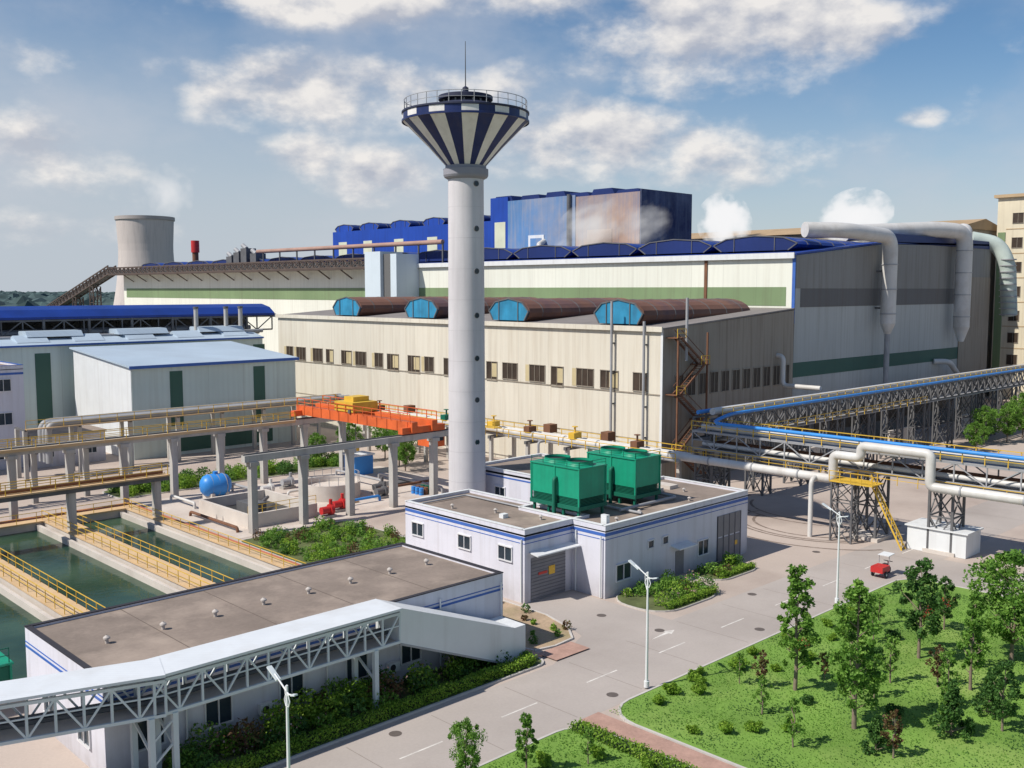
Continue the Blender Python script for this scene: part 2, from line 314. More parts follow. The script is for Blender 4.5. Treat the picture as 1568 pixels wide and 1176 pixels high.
def cooling_unit(x0,x1,y0,y1):
    g=Obj('rooftop_cooling_unit',((x0+x1)/2,(y0+y1)/2,6)); z0,z1=6.7,10.0
    lg=g.part('legs',greendk)
    for x in (x0+.2,x1-.2):
        for y in np.linspace(y0+.2,y1-.2,4): lg.beam((x,y,5.8),(x,y,6.6),.2)
    g.part('basin',greendk).box(x0-.1,x1+.1,y0-.1,y1+.1,6.5,6.85)
    g.part('casing',green).box(x0,x1,y0,y1,7.5,z1)
    lv=g.part('louvres',greendk)
    for k in range(5):
        z=6.9+k*.12; lv.box(x0+.05,x1-.05,y0+.05,y1-.05,z,z+.05)
    lv.box(x0+.3,x1-.3,y0+.3,y1-.3,6.8,7.5)
    c=g.part('corner_posts',green)
    for x in (x0,x1):
        for y in (y0,(y0+y1)/2,y1): c.box(x-.07,x+.07,y-.07,y+.07,6.85,z1+.05)
    c.box(x0-.1,x1+.1,y0-.1,y1+.1,z1,z1+.1)
    for yy in (y0+(y1-y0)*.27,y0+(y1-y0)*.73):
        g.part('fan_cowl',green).lathe(((x0+x1)/2,yy),[(1.25,z1+.1),(1.15,z1+.3),(1.15,z1+.5)],24); g.part('fan_disc',darkcap).lathe(((x0+x1)/2,yy),[(1.14,z1+.22),(.01,z1+.22)],24)
    g.part('top_rail',greendk).rail((x0,y0,z1+.1),(x1,y0,z1+.1),.5,1.2,.04); g.part('top_rail').rail((x0,y0,z1+.1),(x0,y1,z1+.1),.5,1.2,.04)
    g.part('riser_pipe',greendk).tube(smoothpath([(x0-.3,y0+2.6,5.8),(x0-.3,y0+2.6,9),(x0+.3,y0+2.6,9)],.3),.17,10)
cooling_unit(61.2,64.6,55.2,60.8); cooling_unit(68.4,71.9,55.0,60.6)
S=Obj('switch_room_building',(73,70,0)); S.wall=lav; S.capm=white; S.part('walls',lav).box(68,78,64,76,0,6.7); flatroof(S,68,78,64,76,6.8,.2)
fb(S.part('blue_stripe',bluetrim),'x',68,.02,64,76,6.2,6.35); win(S,'x',68,72,1.4,4,5.2)
# ------------------------------------------------------------ walkway gallery
G=Obj('enclosed_walkway_bridge',(28,47,0)); st=G.part('steel_truss',steelw); rf=G.part('roof',M('white_corrugated_roof',(.66,.69,.72),.5,.06,.5,corr=.35,dirt=.45,dirtcol=(.48,.46,.44))); fl=G.part('floor',concl)
def gal(p0,p1,w,n,dz):
    p0=Vector((*p0,0));p1=Vector((*p1,0)); d=(p1-p0).normalized(); nv=Vector((-d.y,d.x,0))*w
    if nv.y<0: nv=-nv
    for off in (Vector((0,0,0)),nv):
        st.truss(p0+off+Vector((0,0,3.95)),p1+off+Vector((0,0,3.95)),1.75,n,.16); st.beam(p0+off+Vector((0,0,4.95)),p1+off+Vector((0,0,4.95)),.07)
    c=nv/2; rf.beam(p0+c+Vector((0,0,6.0+dz)),p1+c+Vector((0,0,6.0+dz)),w+.5,.14); fl.beam(p0+c+Vector((0,0,3.86+dz)),p1+c+Vector((0,0,3.86+dz)),w-.1,.12)
    G.part('inner_cables',steeld).tube([p0+nv*.8+Vector((0,0,4.3)),p1+nv*.8+Vector((0,0,4.3))],.16,8); G.part('inner_cables').tube([p0+nv*.55+Vector((0,0,4.25)),p1+nv*.55+Vector((0,0,4.25))],.12,8)
gal((20.4,46.5),(35.6,46.5),2.1,12,0); gal((2,52.6),(20.9,46.34),2.1,16,.02)
for x,y in ((20.2,46.55),(21.4,46.5),(33.8,46.5)):
    for yy in (y,y+2.1): st.beam((x,yy,0),(x,yy,3.9),.28)
    st.beam((x,y,2),(x,y+2.1,3.2),.12)
st.beam((20.2,46.5,2.6),(21.4,46.5,3.6),.1); st.beam((20.2,46.5,1.4),(21.4,46.5,2.4),.1)
for x,y in ((11,49.7),(5,51.7)):
    for yy in (y,y+2.1): st.beam((x,yy,0),(x,yy,3.9),.28)
rp=G.part('ramp_enclosure',white); rp.prism([(35.6,3.9),(35.6,6.05),(45.2,2.5),(46.2,2.5),(46.2,.05),(44.9,.05)],46.45,48.9,'y')
G.part('ramp_base_trim',steelg).prism([(35.6,3.75),(35.6,3.9),(44.9,.1),(44.9,-.02)],46.43,48.92,'y')
G.part('landing',brick).box(44.8,47.4,46.0,49.1,.05,.22)
# ------------------------------------------------------------ water tower
WX,WY=65.6,74.3
W=Obj('water_tower',(WX,WY,0))
shaft=M('tower_concrete',(.59,.57,.59),.8,.1,.25,streak=.45,dirtcol=(.38,.36,.38),fine=.04)
navy=M('navy_paint',(.012,.025,.11),.45,.2,.5,streak=.2); wst=M('tower_white_paint',(.72,.70,.68),.6,.08,.6,streak=.4,dirtcol=(.4,.37,.35))
W.part('shaft',shaft).lathe((WX,WY),[(1.88,0),(1.8,20),(1.74,36.1)],48)
for z in np.arange(3,36,3): W.part('shaft_joints',M('joint_line',(.50,.485,.50),.8,.1)).lathe((WX,WY),[(1.888-.0040*z,z),(1.888-.0040*z,z+.04)],48)
W.part('collar',M('collar_grey',(.28,.28,.32),.8,.1)).lathe((WX,WY),[(1.74,35.7),(2.1,35.9),(2.2,36.1),(2.2,36.7),(2.0,36.75),(2.0,37.0)],48)
W.part('tank_shell',[navy,wst]).lathe((WX,WY),[(1.95,37.0),(3.6,38.8),(5.7,40.9),(6.1,41.25),(6.1,41.95)],96,lambda j,k:(j//4)%2)
rimd=M('rim_dark',(.03,.035,.07),.6,.2)
W.part('tank_rim',rimd).lathe((WX,WY),[(6.1,41.9),(6.2,41.95),(6.2,42.1),(5.6,42.15),(2.6,42.9)],96)
W.part('rim_ring',navy).lathe((WX,WY),[(6.13,41.1),(6.2,41.12),(6.2,41.3),(6.13,41.32)],96)
W.part('roof_lantern',rimd).lathe((WX,WY),[(2.0,42.6),(2.0,43.2),(2.65,43.3),(2.65,43.65),(2.5,43.7),(.3,44.1),(.3,44.5),(.02,44.7)],32)
for k in range(16):
    a=2*math.pi*k/16; W.part('lantern_posts',steelg).beam((WX+2.15*math.cos(a),WY+2.15*math.sin(a),42.6),(WX+2.15*math.cos(a),WY+2.15*math.sin(a),43.3),.12)
rl=W.part('guard_rail',steelg)
for k in range(32):
    a=2*math.pi*k/32;b=2*math.pi*(k+1)/32; P=lambda t,z:(WX+5.95*math.cos(t),WY+5.95*math.sin(t),z)
    rl.beam(P(a,42.05),P(a,43.2),.05); rl.beam(P(a,43.2),P(b,43.2),.05); rl.beam(P(a,42.65),P(b,42.65),.04)
W.part('lightning_rod',steeld).tube([(WX,WY,44.5),(WX,WY,48.9)],[.06,.03],8)
for z in (35.2,30.9,26.8,22.5,18.3,14.2,10):
    W.part('porthole_windows',glass).tube([(WX-.125*1.6,WY-.99*1.6,z),(WX-.125*1.86,WY-.99*1.86,z)],.22,16); W.part('porthole_rims',steeld).tube([(WX-.125*1.5,WY-.99*1.5,z),(WX-.125*1.84,WY-.99*1.84,z)],.28,16)
# ------------------------------------------------------------ settling basins
K=Obj('settling_basin',(36,85,0)); wl=K.part('basin_walls',concl); wk=K.part('walkway_deck',orangec); yr=K.part('yellow_railing',yel)
for x,w in ((17,1.2),(27,1.8),(37,2.2),(45.2,1.2)):
    wl.box(x-w/2+.1,x+w/2-.1,63,108,0,.9); wk.box(x-w/2,x+w/2,63,108.6,.9,1.05); wl.box(x-w/2-.7,x-w/2-.35,63.5,107.5,0,.7)
    yr.rail((x-w/2+.1,63,1.05),(x-w/2+.1,108,1.05),1.0,1.9,.05)
    if w>1.5: yr.rail((x+w/2-.1,63,1.05),(x+w/2-.1,108,1.05),1.0,1.9,.05)
for y in (63,108):
    wl.box(0,46,y-.5,y+.5,0,.88); wk.box(0,46,y-.7,y+.7,.88,1.03)
yr.rail((0,107.3,1.05),(45,107.3,1.05),1.0,1.9,.05)
K.part('outer_border',M('red_border',(.45,.15,.08),.8,.2)).box(46.0,47.4,66,112,0,.4); K.part('outer_border').box(30,47.4,112,113,0,.4)
wm=bpy.data.materials.new('basin_water'); wm.use_nodes=True; nt=wm.node_tree; b=nt.nodes['Principled BSDF']; b.inputs['Base Color'].default_value=(.018,.05,.028,1); b.inputs['Roughness'].default_value=.09; b.inputs['IOR'].default_value=1.22
nz=nt.nodes.new('ShaderNodeTexNoise'); nz.inputs['Scale'].default_value=1.6; nz.inputs['Detail'].default_value=5; tcw=nt.nodes.new('ShaderNodeTexCoord'); nt.links.new(tcw.outputs['Object'],nz.inputs['Vector'])
bp=nt.nodes.new('ShaderNodeBump'); bp.inputs['Strength'].default_value=.3; bp.inputs['Distance'].default_value=.05; nt.links.new(nz.outputs['Fac'],bp.inputs['Height']); nt.links.new(bp.outputs[0],b.inputs['Normal'])
nz2=nt.nodes.new('ShaderNodeTexNoise'); nz2.inputs['Scale'].default_value=.12; nz2.inputs['Detail'].default_value=5; nt.links.new(tcw.outputs['Object'],nz2.inputs['Vector']); rr=nt.nodes.new('ShaderNodeValToRGB'); rr.color_ramp.elements[0].position=.35; rr.color_ramp.elements[0].color=(.010,.035,.022,1); rr.color_ramp.elements[1].position=.7; rr.color_ramp.elements[1].color=(.05,.095,.055,1); nt.links.new(nz2.outputs['Fac'],rr.inputs[0]); nt.links.new(rr.outputs[0],b.inputs['Base Color'])
sheet('basin_water',[rect(0,45,63.2,107.8)],wm,.12)
FU=Obj('green_filter_unit',(15,65,0)); FU.part('tank',greendk).box(11,18.6,62.2,66,1.1,2.7)
for x in np.arange(11.3,18.6,.9): FU.part('ribs',green).box(x,x+.12,62.1,66.1,1.1,2.8)
FU.part('lid',green).box(10.9,18.7,62.0,66.2,2.8,2.92); FU.part('rail',greendk).rail((11,62.2,2.9),(18.5,62.2,2.9),.9,1.2,.05)
plot('garden_bed',rounded(48,61,72,89,1),.12,soilm); plot('garden_bed',rounded(48,84,117,123,1),.12,soilm)
sheet('concrete_pad',[rect(48.5,84,90,114)],M('pale_pad',(.55,.485,.43),.9,.14,.3,dirt=.6,dirtcol=(.34,.27,.23),fine=.08),.016)
# ------------------------------------------------------------ crane runway & pipe racks at left
R=Obj('crane_runway',(62,102,0)); cc=R.part('concrete_columns',conc); bm_=R.part('runway_beams',conc); ry=R.part('yellow_railing',yel)
for x in (51,57,63,69,75,81):
    cc.box(x-.35,x+.35,90.6,91.4,0,7.4); cc.box(x-.5,x+.5,90.4,91.6,7.1,7.5)
bm_.box(50,82,90.65,91.35,7.5,8.2); R.part('crane_rail',steeld).box(50,82,90.93,91.07,8.2,8.35)
for x in np.arange(29,82,6.1):
    cc.box(x-.35,x+.35,113.6,114.4,0,7.1); cc.box(x-.5,x+.5,113.4,114.6,6.8,7.2)
bm_.box(20,84,113.55,114.45,7.2,7.9); R.part('crane_rail').box(20,84,113.9,114.1,7.9,8.05); ry.rail((20,113.4,7.9),(70,113.4,7.9),1,2.4,.07); ry.rail((20,114.6,7.9),(70,114.6,7.9),1,2.4,.07)
R.part('edge_beam',orangec).box(20,70,113.3,113.5,7.6,7.92)
C=Obj('overhead_crane',(73,102,8)); cb=C.part('bridge_girders',orange)
for x in (71.6,74.6): cb.box(x-.4,x+.4,90.2,115,8.5,9.7)
for y in np.arange(91,115,2): C.part('girder_stiffeners',M('crane_orange_dark',(.42,.08,.025),.6,.2)).box(71.15,71.2,y,y+.08,8.5,9.7)
for y in (90.9,114): C.part('end_carriages',orange).box(70,76.4,y-.4,y+.4,8.36,9.1)
for x in (71.1,75.1): C.part('crane_railing',orange).rail((x,90.5,9.7),(x,114.6,9.7),1,1.8,.08)
C.part('hoist_trolley',yel).box(71.2,75,102,106,9.8,11.0); C.part('hoist_trolley').box(72,74.4,103,105,11.0,11.6); C.part('trolley_wheels',steeld).tube([(71,102.6,9.9),(75.3,102.6,9.9)],.25,10)
C.part('operator_cab',orange).box(75.2,77.2,91.5,94.2,6.2,8.5); C.part('cab_glass',glass).box(75.4,77.0,91.45,91.5,6.9,7.9)
C.part('hook_cable',steeld).beam((73,104,5.2),(73,104,9.9),.08); C.part('hook_block',yel).box(72.7,73.3,103.7,104.3,4.6,5.3)
P1=Obj('pipe_rack',(33,101,0)); pc=P1.part('columns',conc)
for x in (27,36.5,45.3): pc.box(x-.35,x+.35,100.6,101.4,0,4.9)
P1.part('beam',steeld).box(5,46.5,100.4,101.6,4.9,5.35); P1.part('deck',orangec).box(5,46.5,100.2,101.8,5.35,5.5)
P1.part('yellow_railing',yel).rail((5,100.3,5.5),(46.3,100.3,5.5),1.05,2.2,.07); P1.part('yellow_railing').rail((5,101.7,5.5),(46.3,101.7,5.5),1.05,2.2,.07); P1.part('pipes',rust).tube([(5,101,5.75),(46,101,5.75)],.2,10)
P2=Obj('pipe_rack',(70,138,0))
for x in np.arange(44,92,7):
    P2.part('columns',conc).beam((x,137,0),(x,137,6.6),.5); P2.part('columns').beam((x,140,0),(x,140,6.6),.5); P2.part('beams',steeld).beam((x,136.6,6.7),(x,140.4,6.7),.3)
for y,r in ((137.2,.45),(138.6,.35),(139.7,.5)): P2.part('pipes',steelg).tube(smoothpath([(47,y,2),(47,y,7.2),(95,y,7.2)],1.2),r,12)
P2.part('yellow_railing',yel).rail((44,136.5,6.9),(92,136.5,6.9),1.1,2.4,.07)
P2.part('walk',orangec).box(44,92,136.3,137,6.75,6.88)
P3=Obj('pipe_rack',(36,122,0))
for x in np.arange(22,52,6): P3.part('columns',conc).box(x-.3,x+.3,121.7,122.3,0,6); P3.part('brackets',steeld).beam((x,120.6,6.1),(x,123.4,6.1),.25)
for y,r,m in ((121,.3,pipew),(121.9,.22,rust),(122.7,.35,steelg)): P3.part('pipes_'+m.name,m).tube(smoothpath([(12,y,6.5),(51,y,6.5),(51,y,1)],1),r,10)
P3.part('yellow_railing',yel).rail((14,120.5,6.2),(50,120.5,6.2),1,2.2,.06)
T=Obj('blue_storage_tank',(56.2,109,0)); k_=.85
prof=[(-2.1,.05),(-2.0,.8),(-1.6,1.35),(-1.0,1.6),(1.0,1.6),(1.6,1.35),(2.0,.8),(2.1,.05)]
T.part('shell',pipeb).tube([(56.2+a*k_,109-a*.2,1.8) for a,r in prof],[r*k_ for a,r in prof],24)
for a in (-.8,0,.8): T.part('bands',steelg).tube([(56.2+a-.04,109-a*.23,1.8),(56.2+a+.04,109-a*.23,1.8)],1.385,24)
for a in (-.9,.9): T.part('saddles',concl).box(56.2+a-.2,56.2+a+.2,107.8,110.2,0,1.0)
T.part('manhole',pipeb).tube([(56.2,109,3.0),(56.2,109,3.45)],.3,12)
Q=Obj('sludge_pit',(55.5,98,0)); q=Q.part('walls',concl)
for b in ((51.5,60,93,93.35),(51.5,60,103.65,104),(51.5,51.85,93.35,103.65),(59.65,60,93.35,103.65)): q.box(*b,0,1.5)
Q.part('floor',M('pit_dark',(.05,.05,.05),.5,.3)).box(51.85,59.65,93.35,103.65,.02,.3); Q.part('rail',yel).rail((51.6,93.1,1.5),(59.9,93.1,1.5),.9,1.4,.05)
Q.part('machinery',steeld).box(54,56,97,100,.3,1.6); Q.part('machinery').tube([(53,95,1.2),(58.5,101,1.2)],.2,10)
Rt=Obj('round_thickener_tank',(67.2,101.2,0)); Rt.part('shell',concl).lathe((67.2,101.2),[(3.6,0),(3.6,1.9),(3.3,1.9),(3.3,1.2),(.05,1.2)],40); Rt.part('rail',steelg)
for k in range(20):
    a=k*math.pi/10;b=a+math.pi/10; P=lambda t,z:(67.2+3.5*math.cos(t),101.2+3.5*math.sin(t),z); Rt.part('rail').beam(P(a,1.9),P(a,2.9),.05); Rt.part('rail').beam(P(a,2.9),P(b,2.9),.05)
redm=M('red_paint',(.5,.03,.03),.4,.15)
def pump(x,y,mat):
    g=Obj('pump_unit',(x,y,0)); g.part('base_plate',conc).box(x-.9,x+.9,y-.5,y+.5,0,.3); g.part('motor',mat).tube([(x-.8,y,.85),(x+.2,y,.85)],.42,14)
    g.part('volute',mat).tube([(x+.25,y,.85),(x+.65,y,.85)],.62,16); g.part('outlet',mat).tube([(x+.45,y,1.2),(x+.45,y,2.0)],.2,10)
for x,y,m in ((60.5,91.8,redm),(63.2,93.5,redm),(71,96,steeld),(72.5,98.5,steeld),(62,107,pipew),(66,109,steelg)): pump(x,y,m)
pp=Obj('process_pipework',(68,104,0))
for k,(x0,y0,x1,y1,z,m) in enumerate(((60,105,60,112,1.0,steelg),(63,104,72,104.5,.7,pipew),(71,97,80,97,.9,rust),(74,100,74,110,1.2,steelg),(64,95,70,95,.6,pipeb),(52,106,52,112,.7,pipew),(78,93,78,106,.8,steelg),(50,92.5,50,103,.5,rust))):
    pp.part('pipes_%d'%k,m).tube(smoothpath([(x0,y0,0),(x0,y0,z),(x1,y1,z),(x1,y1,0)],.35),.16,10)
dr=Obj('oil_drums',(76,95,0))
for k in range(9):
    x=75.5+(k%3)*.75;y=94+(k//3)*.75; dr.part('drums',[pipeb,rust,greendk]).tube([(x,y,0),(x,y,.88)],.29,14,m=k%3); dr.part('drum_hoops',steeld).tube([(x,y,.42),(x,y,.46)],.305,14)
wb=Obj('material_stack',(66,93,0))
for k in range(5): wb.part('timber_beams',orangec).box(64.8+k*.02,67.6,95.8+k*.32,96.05+k*.32,0,.25); wb.part('steel_plates',steeld).box(76,79,100+k*.02,102,.05+k*.1,.12+k*.1)
cab=Obj('control_cabin',(79,112,0)); cab.part('walls',pipeb).box(77,80,110,112.5,0,2.6); cab.part('roof',white).box(76.8,80.2,109.8,112.7,2.6,2.8); win(cab,'x',77,111.2,1.2,1.2,2)
# ------------------------------------------------------------ factory F1 (cream hall)
F=Obj('rolling_mill_hall',(116,120,0))
F.part('cream_front_wall',cream).box(101,101.4,77.3,169,0,20)
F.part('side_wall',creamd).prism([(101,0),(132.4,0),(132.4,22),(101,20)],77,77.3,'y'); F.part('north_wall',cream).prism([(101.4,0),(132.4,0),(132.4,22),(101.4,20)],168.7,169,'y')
F.part('roof',M('hall_roof_grey',(.22,.2,.19),.8,.2,.2,corr=1.2)).prism([(100.8,20.0),(132.4,22.1),(132.4,22.3),(100.8,20.2)],76.9,169.2,'y')
F.part('gutter',cream).box(100.55,100.8,76.9,169.2,19.7,20.35)
y=79.5;k=0
wdark=M('old_window_dark',(.055,.04,.03),.4,.5,.6); wpan=M('window_panel_cream',(.5,.42,.25),.7,.15,.5)
while y<166:
    w=3.0 if k%3 else 2.2; r=random.random()
    win(F,'x',101,y+w/2,w,12.0 if r>.12 else 11.6,14.3,3 if w>2.5 else 2,fm=creamd,gm=(wdark))
    if r<.3: fb(F.part('window_infill',wpan),'x',101,.06,y,y+w*.5,12.1,14.1)
    if r>.4: fb(F.part('yellow_panels',wpan),'x',101,.03,y+w+.15,y+w+.9,11.9,14.3)
    y+=w+(1.3 if k%2 else 2.6); k+=1
fb(F.part('sill_band',creamd),'x',101,.1,77.3,169,11.6,11.75)
fb(F.part('sill_band'),'x',101,.05,77.3,169,5.6,5.75)
for x in np.arange(103.5,131,2.6): win(F,'y',77,x+.9,1.7,11.3,14,2,fm=creamd,gm=wdark)
fb(F.part('corner_trim',white),'x',101,.08,77.0,77.35,0,20)
for y,zt in ((85.0,23.5),(79.6,21)): F.part('wall_pipe',steelg).tube([(100.4,y,2),(100.4,y,zt)],.18,8)
F.part('wall_pipe').tube([(104,75.6,16),(104,75.6,24)],.18,8)
for z in (6,10,14,18):
    for y in (85.0,79.6): F.part('pipe_clamps',steeld).beam((100.4,y,z),(101,y,z),.2)
def monitor(g,x0,x1,y,w,z0,h,mt,me,seg=14):
    p=[(y+w/2*math.cos(t),z0+h*.42+h*.58*math.sin(t)) for t in [math.radians(-38+256*i/seg) for i in range(seg+1)]]
    g.part('ventilator_shell',mt).prism(p,x0+.3,x1,'x')
    e=[(y+w/2*math.cos(t),z0+h*.42+h*.58*math.sin(t)) for t in [math.radians(-38+256*i/6) for i in range(7)]]
    g.part('ventilator_end',me).prism([(y+(a-y)*.98,z0+(b-z0)*.98) for a,b in e],x0,x0+.28,'x')
    f=g.part('ventilator_end_frame',steeld)
    for dy in (-.24,.24): f.beam((x0-.05,y+dy*w,z0+.1),(x0-.05,y+dy*w,z0+h*.9),.12)
    for i in range(6): f.beam((x0-.04,*e[i]),(x0-.04,*e[i+1]),.16)
    for x in np.arange(x0+3,x1,4): g.part('ventilator_ribs',steeld).prism([(y+(a-y)*1.01,b+.05) for a,b in p],x,x+.12,'x')
for y in (85.5,106.5,127,148): monitor(F,102.3,127.5,y,8.4,20.3,3.4,brownroof,blueend)
stx=Obj('fire_escape_stair',(104,76,0)); s_=stx.part('stringers',rust)
for k in range(5):
    z0=1+k*3.6; a,b=(102.3,107.5) if k%2 else (107.5,102.3)
    for yy in (75.2,76.3): s_.beam((a,yy,z0),(b,yy,z0+3.6),.15,.25); stx.part('handrail',yel if k%2 else rust).beam((a,yy,z0+1),(b,yy,z0+4.6),.07)
    for t in np.linspace(0,1,14): s_.beam((a+(b-a)*t,75.2,z0+3.6*t),(a+(b-a)*t,76.3,z0+3.6*t),.25,.05)
    s_.box(b-.9,b+.9,75.1,76.9,z0+3.5,z0+3.62); stx.part('handrail_b',yel).rail((b-.9,75.1,z0+3.6),(b+.9,75.1,z0+3.6),1.1,.9,.07)
for x in (101.7,108): s_.beam((x,75.2,0),(x,75.2,19.5),.2)
# ------------------------------------------------------------ F2 big hall
E=Obj('steelworks_main_hall',(165,190,0))
E.part('pale_front_wall',mint).box(132.5,132.9,77.3,314,0,30); fb(E.part('green_band',greenb),'x',132.5,.05,78.5,312,22.6,25.4)
fb(E.part('wall_trim',bluetrim),'x',132.5,.1,77.0,77.5,20,30)
fb(E.part('brown_downpipe',rust),'x',132.5,.2,92.5,93.0,20,30)
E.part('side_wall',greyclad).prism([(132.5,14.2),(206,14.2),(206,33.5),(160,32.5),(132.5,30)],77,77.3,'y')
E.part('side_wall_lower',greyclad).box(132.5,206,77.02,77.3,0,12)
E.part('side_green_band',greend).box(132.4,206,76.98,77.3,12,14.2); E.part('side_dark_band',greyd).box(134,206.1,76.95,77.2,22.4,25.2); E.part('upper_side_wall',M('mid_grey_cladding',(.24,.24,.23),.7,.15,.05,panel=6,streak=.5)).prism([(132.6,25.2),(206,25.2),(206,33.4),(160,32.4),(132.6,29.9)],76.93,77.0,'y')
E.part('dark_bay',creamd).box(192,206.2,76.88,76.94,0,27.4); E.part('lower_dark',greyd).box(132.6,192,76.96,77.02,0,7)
E.part('wall_base_windows',wdark)
for x in np.arange(134,190,5): fb(E.part('wall_base_windows'),'y',77,.1,x,x+3.4,3,6.2)
E.part('roof',blueroof).prism([(132.2,30.05),(160,32.6),(206.4,33.6),(206.4,33.9),(160,32.9),(132.2,30.35)],76.8,314,'y')
E.part('east_wall',greyd).box(205.6,206,77.3,314,0,33.5); E.part('north_wall',mint).prism([(132.9,0),(205,0),(205,33.4),(160,32.4),(132.9,29.9)],313.7,314,'y')
E.part('eaves_trim',white).box(131.9,132.2,77,314,29.6,30.45)
for y in np.arange(87,310,15.5): monitor(E,137,162,y,15.2,30.9,2.5,blueroof,blueroofd)
E.part('roof_parapet_right',blueroofd).box(160,205,76.8,77.2,32.9,34.4)
pb=E.part('stair_pilaster',M('pale_blue_cladding',(.58,.66,.72),.6,.06,.2,panel=3)); pb.box(126.5,132.4,170.5,176,19,33); pb.box(126.5,132.4,165,167,19,32.4); E.part('pilaster_recess',greyd).box(127.3,132.4,167,170.5,19,32.5)
brst=M('brown_steel',(.10,.075,.065),.7,.2)
cv=Obj('conveyor_gallery',(130,300,0)); ct=cv.part('steel_truss',brst)
for x in (128.5,131): ct.truss((x,178,29.9),(x,316,29.9),1.9,46,.3,cross=True)
cv.part('deck',brst).box(128.4,131.1,178,316,29.5,29.9); cv.part('belt_cover',steeld).box(128.8,130.8,178,316,30.0,31.2)
for x in (128.5,131): ct.truss((x,316,29.9),(x,382,14),2.6,22,.35,cross=True)
cv.part('belt_cover').prism([(316,30),(382,14.2),(382,16.4),(316,32.2)],128.9,130.7,'x')
for y,z in ((330,26),(345,22.5),(360,19),(375,15.5)): cv.part('trestle',brst).pylon(129.7,y,0,z,2.4,3,5,.3)
for y in np.arange(180,314,9): cv.part('brackets',brst).beam((132.3,y,27.5),(129,y,29.6),.25)
rpz=Obj('roof_gas_pipe',(134,170,33)); rpz.part('pipe',M('pinkish_pipe',(.35,.22,.18),.7,.2,.3)).tube([(134.8,160,34.9),(134.8,235,34.9)],.5,12)
for y in np.arange(160,236,8): rpz.part('supports',steeld).beam((134.8,y,30.3),(134.8,y,34.8),.3)
rm=Obj('rooftop_dedusting_unit',(138,240,31))
for y,h in ((238,4),(243,5.5),(247,4.5),(251,3.5)): rm.part('housings',steeld).box(136,139,y,y+3,30.6,30.6+h); rm.part('ducts',steelg).tube([(137,y+1.5,30.5+h),(137,y+3.5,31.5+h)],.6,10)
ch=Obj('chimney_stack',(140,280,31)); ch.part('stack',rust).tube([(140,280,30.5),(140,280,37)],.9,16); ch.part('stack_top',redm).tube([(140,280,36),(140,280,39.5)],1.2,16)
# F3 blue furnace building
Z=Obj('furnace_building',(180,180,0))
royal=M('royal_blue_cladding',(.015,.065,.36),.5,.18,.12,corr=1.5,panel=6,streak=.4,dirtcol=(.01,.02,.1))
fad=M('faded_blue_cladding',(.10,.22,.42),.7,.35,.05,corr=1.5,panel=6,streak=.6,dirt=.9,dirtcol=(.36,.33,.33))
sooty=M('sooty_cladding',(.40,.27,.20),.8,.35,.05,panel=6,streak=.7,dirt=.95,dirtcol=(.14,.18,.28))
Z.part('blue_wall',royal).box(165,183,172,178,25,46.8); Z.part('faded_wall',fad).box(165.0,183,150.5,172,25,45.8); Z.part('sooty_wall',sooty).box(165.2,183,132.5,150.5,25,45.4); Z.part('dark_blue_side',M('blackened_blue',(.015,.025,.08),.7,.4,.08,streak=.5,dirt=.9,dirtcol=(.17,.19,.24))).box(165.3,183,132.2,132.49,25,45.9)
Z.part('low_wing',royal).box(165,183,178,245,25,41.5)
for y in (186,200,214,228,240):
    monitor(Z,165.5,183,y,9,41.3,2.2,blueroofd,royal)
    fb(Z.part('wing_windows',M('pale_yellow_window',(.6,.62,.45),.6,.15)),'x',165,.06,y-2,y+2,34.5,38.5)
fb(Z.part('wing_windows'),'x',165,.06,172.8,176.5,33,41)
Z.part('roof_caps',blueroofd)
for y,h in ((136,.5),(143,1.1),(150,.7),(157,1.4),(165,1.2),(174,1.5)): Z.part('roof_caps').prism([(y-3.4,45.3),(y-2.6,45.6+h),(y+2.6,45.6+h),(y+3.4,45.3)],165.5,182,'x')
fb(Z.part('white_window_frame',white),'x',165,.15,160,165,32.5,37.5); fb(Z.part('white_window',fad),'x',165,.2,160.7,164.3,33,36.8); fb(Z.part('patched_panel',M('tan_panel',(.46,.34,.26),.8,.2)),'x',165.2,.1,140,147,32,38)
Z.part('vert_duct',steeld).tube([(164.6,152,30),(164.6,152,46)],.5,10); Z.part('elbow_duct',pipew).tube(smoothpath([(163,157,32),(161.5,158.5,35),(165,160,36)],1),.6,10)
D=Obj('exhaust_duct',(158,75,0)); dp=D.part('duct',pipew)
dp.tube(smoothpath([(158,74.8,19.5),(158,74.8,33.6),(146,76.5,34.2),(140,80,34.2)],2.2,7),1.2,18); dp.tube([(158,74.8,17.8),(158,74.8,19.5)],[.5,1.2],18); D.part('lower_pipe',steelg).tube([(158,74.8,2),(158,74.8,18)],.45,12)
for z in (21,25,29): D.part('flanges',steelg).tube([(158,74.8,z),(158,74.8,z+.15)],1.3,18)
for z in (22,28): D.part('brackets',steeld).beam((158,74.8,z),(158,77,z),.3)
D2=Obj('exhaust_duct',(187,75,0)); dp=D2.part('duct',pipew)
dp.tube(smoothpath([(187,74.5,18.2),(187,74.5,35.5),(180,77,35.8),(160,84,34.6)],2.6,7),1.4,18); dp.tube([(187,74.5,15.5),(187,74.5,18.2)],[.5,1.4],18); dp.tube(smoothpath([(187,74.5,33),(196,78,36.5),(203,84,36.5)],2,5),1.2,16)
for z in (20,24,28,32): D2.part('flanges',steelg).tube([(187,74.5,z),(187,74.5,z+.15)],1.5,18)
D2.part('lower_pipe',pipew).tube(smoothpath([(187,74.8,3),(187,74.8,9.5),(183,74.8,12),(181,76.8,12)],1),.5,12)
